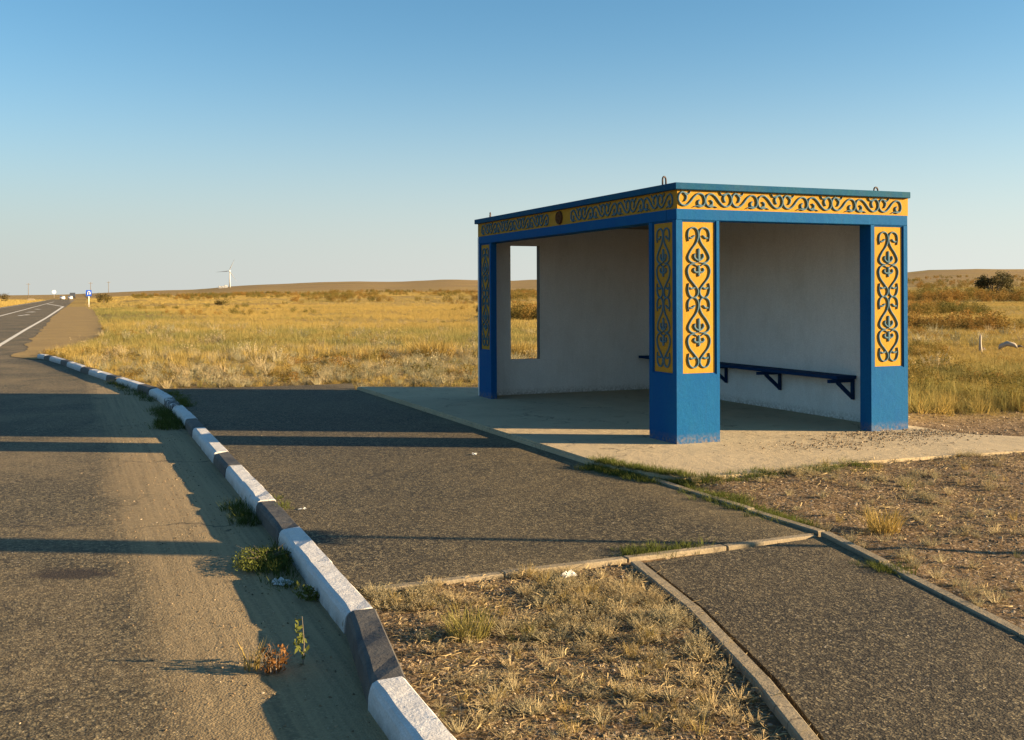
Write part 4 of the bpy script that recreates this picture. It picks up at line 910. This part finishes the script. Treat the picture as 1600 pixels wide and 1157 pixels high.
def at_px(x, y): return (x, y, gz(x, y) - 0.05)
shrub('bush', 'dark round bush in the golden field just left of the shelter', 'bush', at_px(30.2, 78.6), 1500, 0.75, 1.15, 0.06, 301)
shrub('bush', 'small dark bush alone in the golden grass below the wind turbine', 'bush', at_px(19.6, 153.0), 700, 1.3, 1.1, 0.10, 303)
shrub('bush', 'dark shrub behind the blue road sign', 'bush', at_px(7.2, 250.0), 900, 1.9, 2.6, 0.16, 305)
shrub('bush', 'dark bush at the left edge beyond the road', 'bush', at_px(-16.8, 330.0), 700, 1.7, 2.6, 0.16, 307)
# spreading tree on the right
def tree(x, y, label):
    r = tag(empty('tree', (x, y, gz(x, y) - 0.2)), label, 'tree'); t = B(); rr = random.Random(5); Vs = []; Fs = []; off = 0
    for k in range(9):
        a = k * 0.7 + rr.uniform(-.2, .2); l = rr.uniform(1.6, 4.2); h = rr.uniform(2.4, 4.6) * (1.0 if k % 3 else 1.15)
        t.tube([(0.2 * math.cos(a), 0.2 * math.sin(a), -0.3), (l * 0.35 * math.cos(a), l * 0.35 * math.sin(a), h * 0.45), (l * math.cos(a), l * math.sin(a), h * 0.95)], [0.16, 0.09, 0.03], 6)
        V, F = leafy(420, rr.uniform(1.2, 2.0), rr.uniform(1.3, 2.2), 0.16, 400 + k, 5); V = V + [l * 0.8 * math.cos(a), l * 0.8 * math.sin(a), h * 0.52]
        Vs.append(V); Fs.append(F + off); off += len(V)
    V, F = leafy(900, 3.6, 2.0, 0.16, 450, 8); Vs.append(V); Fs.append(F + off)
    link('crown', np_mesh('crown', np.concatenate(Vs), np.concatenate(Fs)), M['tree'], r); t.build('trunk', M['wood'], r)
tree(132.0, 124.5, 'dark spreading tree on the plain at the far right')

# ------------------------------------------------------------------ distant things
def sign(x, y, label):
    z = gz(x, y); r = tag(empty('road_sign', (x, y, z)), label, 'road sign')
    B().tube([(0, 0, -0.3), (0, 0, 2.9)], 0.09, 8).build('post', M['white'], r, True)
    t = B().box(-0.55, 0.55, -0.10, -0.07, 2.0, 3.15, 0.03); pn = t.build('panel', M['sign_blue'], r); r.scale = (0.78, 0.78, 0.85)
    t = B(); t.tube([(-0.22, -0.13, 2.25), (-0.22, -0.13, 2.68)] + [(-0.22 * math.cos(a), -0.13, 2.68 + 0.22 * math.sin(a)) for a in np.linspace(0.3, math.pi - 0.3, 6)] + [(0.22, -0.13, 2.68), (0.22, -0.13, 2.5)], 0.065, 6)
    t.bm.verts.ensure_lookup_table(); vs = [t.bm.verts.new(p) for p in ((0.04, -0.13, 2.55), (0.40, -0.13, 2.55), (0.22, -0.13, 2.28), (0.04, -0.105, 2.55), (0.40, -0.105, 2.55), (0.22, -0.105, 2.28))]
    for f in ((0, 1, 2), (5, 4, 3), (0, 3, 4, 1), (1, 4, 5, 2), (2, 5, 3, 0)): t.bm.faces.new([vs[i] for i in f])
    t.build('turn_arrow', M['white'], pn)
sign(3.1, 187.0, 'small blue road sign with a white turn back arrow on a white post')
def round_sign(x, y, label):
    r = tag(empty('road_sign', (x, y, gz(x, y))), label, 'road sign')
    B().tube([(0, 0, -0.3), (0, 0, 3.2)], 0.05, 8).build('post', M['grey'], r, True)
    t = B(); t.tube([(0, -0.07, 3.2), (0, -0.10, 3.2)], 0.75, 20); t.build('disc', M['white'], r)
round_sign(-4.6 - 0.6, 470.0, 'pale round sign disc standing above the far end of the road')
def car(x, y, label, mat, l=4.3, w=1.75, h=1.45, name='car', cat='car'):
    r = tag(empty(name, (x, y, road_z(y))), label, cat)
    prof = [(-l / 2, 0.28), (l / 2, 0.28), (l / 2, 0.72), (l * 0.3, 0.9), (l * 0.14, h - 0.05), (-l * 0.22, h), (-l * 0.42, 0.98), (-l / 2, 0.92)]
    t = B(); a = [t.bm.verts.new((-w / 2, p, q)) for p, q in prof]; b = [t.bm.verts.new((w / 2, p, q)) for p, q in prof]; n = len(prof)
    t.bm.faces.new(a); t.bm.faces.new(b[::-1])
    for i in range(n): t.bm.faces.new((a[i], b[i], b[(i + 1) % n], a[(i + 1) % n]))
    bmesh.ops.bevel(t.bm, geom=t.bm.edges[:], offset=0.06, segments=2, affect='EDGES')
    t.build('body', mat, r, True)
    g = B(); g.bm.faces.new([g.bm.verts.new(p) for p in ((-w * 0.40, -l * 0.41, 1.02), (w * 0.40, -l * 0.41, 1.02), (w * 0.36, -l * 0.245, h - 0.08), (-w * 0.36, -l * 0.245, h - 0.08))])
    bmesh.ops.solidify(g.bm, geom=g.bm.faces[:], thickness=0.05); g.build('rear_window', M['glass'], r)
    for sx in (-1, 1):
        for sy_ in (-0.3, 0.3): B().tube([(sx * (w / 2 - 0.2), sy_ * l, 0.32), (sx * (w / 2 + 0.02), sy_ * l, 0.32)], 0.32, 14).build('wheel', M['black'], r)
        B().box(sx * w * 0.36 - 0.14, sx * w * 0.36 + 0.14, -l / 2 - 0.03, -l / 2 + 0.02, 0.66, 0.82, 0.01).build('tail_light', M['rust'], r)
def truck(x, y, label):
    r = tag(empty('truck', (x, y, road_z(y))), label, 'truck')
    B().box(-1.25, 1.25, -3.5, 2.4, 1.1, 3.0, 0.06).build('cargo_box', M['car_dark'], r); B().box(-1.2, 1.2, 2.6, 4.4, 0.7, 2.7, 0.12).build('cab', M['car_dark'], r); B().box(-0.5, 0.5, -3.4, 4.2, 0.75, 1.08).build('chassis', M['black'], r)
    for sx in (-1, 1):
        for yy in (-2.6, -1.5, 3.4): B().tube([(sx * 0.85, yy, 0.5), (sx * 1.2, yy, 0.5)], 0.5, 16).build('wheel', M['black'], r)
car(-2.1, 470.0, 'white car far off on the road, leftmost of the distant vehicles', M['car_white'], w=1.9)
car(0.85, 480.0, 'white car far off on the road close to the dark truck', M['car_white'])
truck(2.0, 560.0, 'dark truck far off on the road between the white cars and the sign')
r = tag(empty('concrete_block', (-9.6 - 1.4, 376.0, gz(-11.0, 376.0))), 'pale low concrete block at the far roadside left of the carriageway', 'concrete block')
B().box(-1.1, 1.1, -0.5, 0.5, -0.1, 0.72, 0.06).build('block_body', M['edging'], r); B().box(-0.9, 0.9, -0.4, 0.4, 0.72, 0.92, 0.05).build('block_cap', M['edging'], r)
def pole(x, y, h, label):
    r = tag(empty('utility_pole', (x, y, gz(x, y))), label, 'utility pole')
    B().tube([(0, 0, -0.5), (0, 0, h)], [0.19, 0.13], 8).build('shaft', M['wood'], r, True); B().box(-1.0, 1.0, -0.08, 0.08, h - 0.7, h - 0.5).build('crossarm', M['wood'], r)
    for sx in (-0.85, 0, 0.85): B().tube([(sx, 0, h - 0.5), (sx, 0, h - 0.22)], 0.06, 6).build('insulator', M['grey'], r)
pole(11.6, 640.0, 8.5, 'thin dark utility pole on the skyline right of the blue road sign')
pole(22.9, 700.0, 9.0, 'thin dark utility pole on the skyline well right of the road')
pole(-20.6, 660.0, 8.5, 'thin dark utility pole on the skyline left of the road')
# wind turbine and its cabins on the ridge
TX, TY = 1300 * math.sin(R(7.75)), 1300 * math.cos(R(7.75)); tz = gz(TX, TY)
tb = tag(empty('wind_turbine', (TX, TY, tz), R(-25)), 'white wind turbine with slim blades on the skyline', 'wind turbine')
B().tube([(0, 0, -1), (0, 0, 19)], [1.05, 0.62], 14).build('tower', M['mast'], tb, True)
B().box(-0.7, 0.7, -1.4, 1.6, 18.7, 20.1, 0.2).build('nacelle', M['mast'], tb)
t = B(); t.tube([(0, -1.4, 19.4), (0, -2.3, 19.4), (0, -2.6, 19.4)], [0.65, 0.5, 0.1], 12); hub = t.build('hub', M['mast'], tb, True)
for k in range(3):
    a = R(65 + 120 * k); t = B(); u = Vector((math.cos(a), 0, math.sin(a))); c = Vector((0, -2.0, 19.4)); n = 9
    q = Vector((-u.z, 0, u.x)); s0 = [(0, 0.28), (0.2, 0.62), (0.6, 0.36), (1, 0.10)]; rings = []
    for f, wd in s0: p = c + u * (0.4 + 15 * f); rings.append([t.bm.verts.new(p + q * wd), t.bm.verts.new(p + Vector((0, -0.16 * (1.2 - f), 0))), t.bm.verts.new(p - q * wd * 0.6), t.bm.verts.new(p + Vector((0, 0.16 * (1.2 - f), 0)))])
    for r0, r1 in zip(rings, rings[1:]):
        for j in range(4): t.bm.faces.new((r0[j], r0[(j + 1) % 4], r1[(j + 1) % 4], r1[j]))
    t.bm.faces.new(rings[0][::-1]); t.bm.faces.new(rings[-1]); t.build('blade', M['mast'], tb)
def cabin(dx, w, h, label):
    a = R(7.75 + dx); X_, Y_ = 1290 * math.sin(a), 1290 * math.cos(a); r = tag(empty('cabin', (X_, Y_, gz(X_, Y_))), label, 'cabin')
    B().box(-w / 2, w / 2, -1.8, 1.8, -0.5, h).build('wall', M['mast'], r)
    t = B(); t.prism([(-w / 2 - .2, -2), (w / 2 + .2, -2), (w / 2 + .2, 2), (-w / 2 - .2, 2)], h, h + 0.3); t.build('roof', M['grey'], r)
    B().box(-0.5, 0.5, -1.84, -1.78, -0.3, 2.0 if h > 2.2 else 1.6).build('door', M['car_dark'], r)
cabin(-0.20, 3.2, 2.8, 'white cabin nearest the foot of the wind turbine'); cabin(-0.36, 2.6, 2.0, 'low white cabin left of the one beside the turbine'); cabin(-0.50, 2.4, 2.2, 'leftmost white cabin near the wind turbine')

# ------------------------------------------------------------------ small things
# bleached log and bare stick in the grass on the right
r = tag(empty('log', (24.6, 22.7, gz(24.6, 22.7) + 0.06), R(-42)), 'bleached pale log lying in the dry grass right of the shelter', 'log'); r.scale = (0.62,) * 3
B().tube([(-0.35, 0, 0.0), (-0.28, 0, 0.14), (0, 0.02, 0.26), (0.28, 0, 0.20), (0.42, 0, 0.08)], [0.05, 0.10, 0.12, 0.10, 0.05], 10).build('bole', M['pale_wood'], r, True); B().tube([(0.36, 0, 0.12), (0.55, 0.03, 0.16), (0.66, 0.02, 0.10)], [0.06, 0.045, 0.02], 6).build('root_end', M['wood'], r)
r = tag(empty('dead_stump', (23.6, 22.7, gz(23.6, 22.7))), 'thin bare upright stump in the grass left of the pale log', 'stump'); r.scale = (0.6, 0.6, 0.85)
B().tube([(0, 0, -0.05), (-0.03, 0, 0.3), (0.0, 0.02, 0.55), (-0.02, 0, 0.62)], [0.10, 0.06, 0.05, 0.02], 7).build('snag', M['pale_wood'], r, True); B().tube([(0, 0, 0.05), (0.18, 0, 0.14), (0.36, 0.02, 0.06)], [0.06, 0.05, 0.02], 6).build('fallen_limb', M['wood'], r)
def scrap(x, y, z, s, label, seed):
    rr = random.Random(seed); bm = bmesh.new(); n = 4
    g = [[bm.verts.new((s * (i / n - 0.5) * 1.6 + rr.uniform(-.1, .1) * s, s * (j / n - 0.5) + rr.uniform(-.1, .1) * s, abs(rr.gauss(0, 0.22)) * s)) for j in range(n + 1)] for i in range(n + 1)]
    for i in range(n):
        for j in range(n):
            if rr.random() > 0.12: bm.faces.new((g[i][j], g[i + 1][j], g[i + 1][j + 1], g[i][j + 1]))
    bmesh.ops.solidify(bm, geom=bm.faces[:], thickness=0.0015)
    me = bpy.data.meshes.new('paper_scrap'); bm.to_mesh(me); bm.free(); o = link('paper_scrap', me, M['white'], None, (x, y, z), rr.uniform(0, 3)); tag(o, label, 'litter')
scrap(1.19, 6.52, -0.147, 0.085, 'crumpled white paper scrap on the dirt beside the kerb weed', 1)
scrap(2.69, 5.66, gz(2.69, 5.66) + 0.02, 0.06, 'white paper scrap caught in the dry weeds below the edging stones', 2)
scrap(1.66, 8.25, -0.052, 0.035, 'tiny white scrap on the asphalt near the second black kerb stone', 3)
scrap(3.86, 10.35, -0.052, 0.05, 'flat white scrap on the asphalt in front of the blue corner pillar', 4)
# stop sign post that stands outside the picture; its long shadow crosses the path
r = tag(empty('stop_sign_post', (10.2, 2.72, gz(10.2, 2.72))), 'tall thin metal post with a flat sign panel beside the pebbly soil', 'sign post')
B().tube([(0, 0, -0.4), (0, 0, 3.15)], 0.038, 10).build('post', M['grey'], r, True); B().box(-0.07, -0.045, -0.23, 0.23, 2.25, 3.2, 0.01).build('panel', M['grey'], r)

# repeats of a kind share a group
GROUPS = {'car': 'cars far off on the road', 'utility_pole': 'utility poles along the skyline', 'cabin': 'cabins beside the wind turbine', 'grass_tussock': 'single tussocks of grass',
          'bush': 'single bushes on the steppe', 'paper_scrap': 'scraps of paper litter', 'road_sign': 'road signs far along the road', 'weed_clump': 'green weeds at the foot of the kerb'}
for o in scene.objects:
    if o.parent is None and o.get('category'):
        g = GROUPS.get(o.name.split('.')[0])
        if g: o['group'] = g
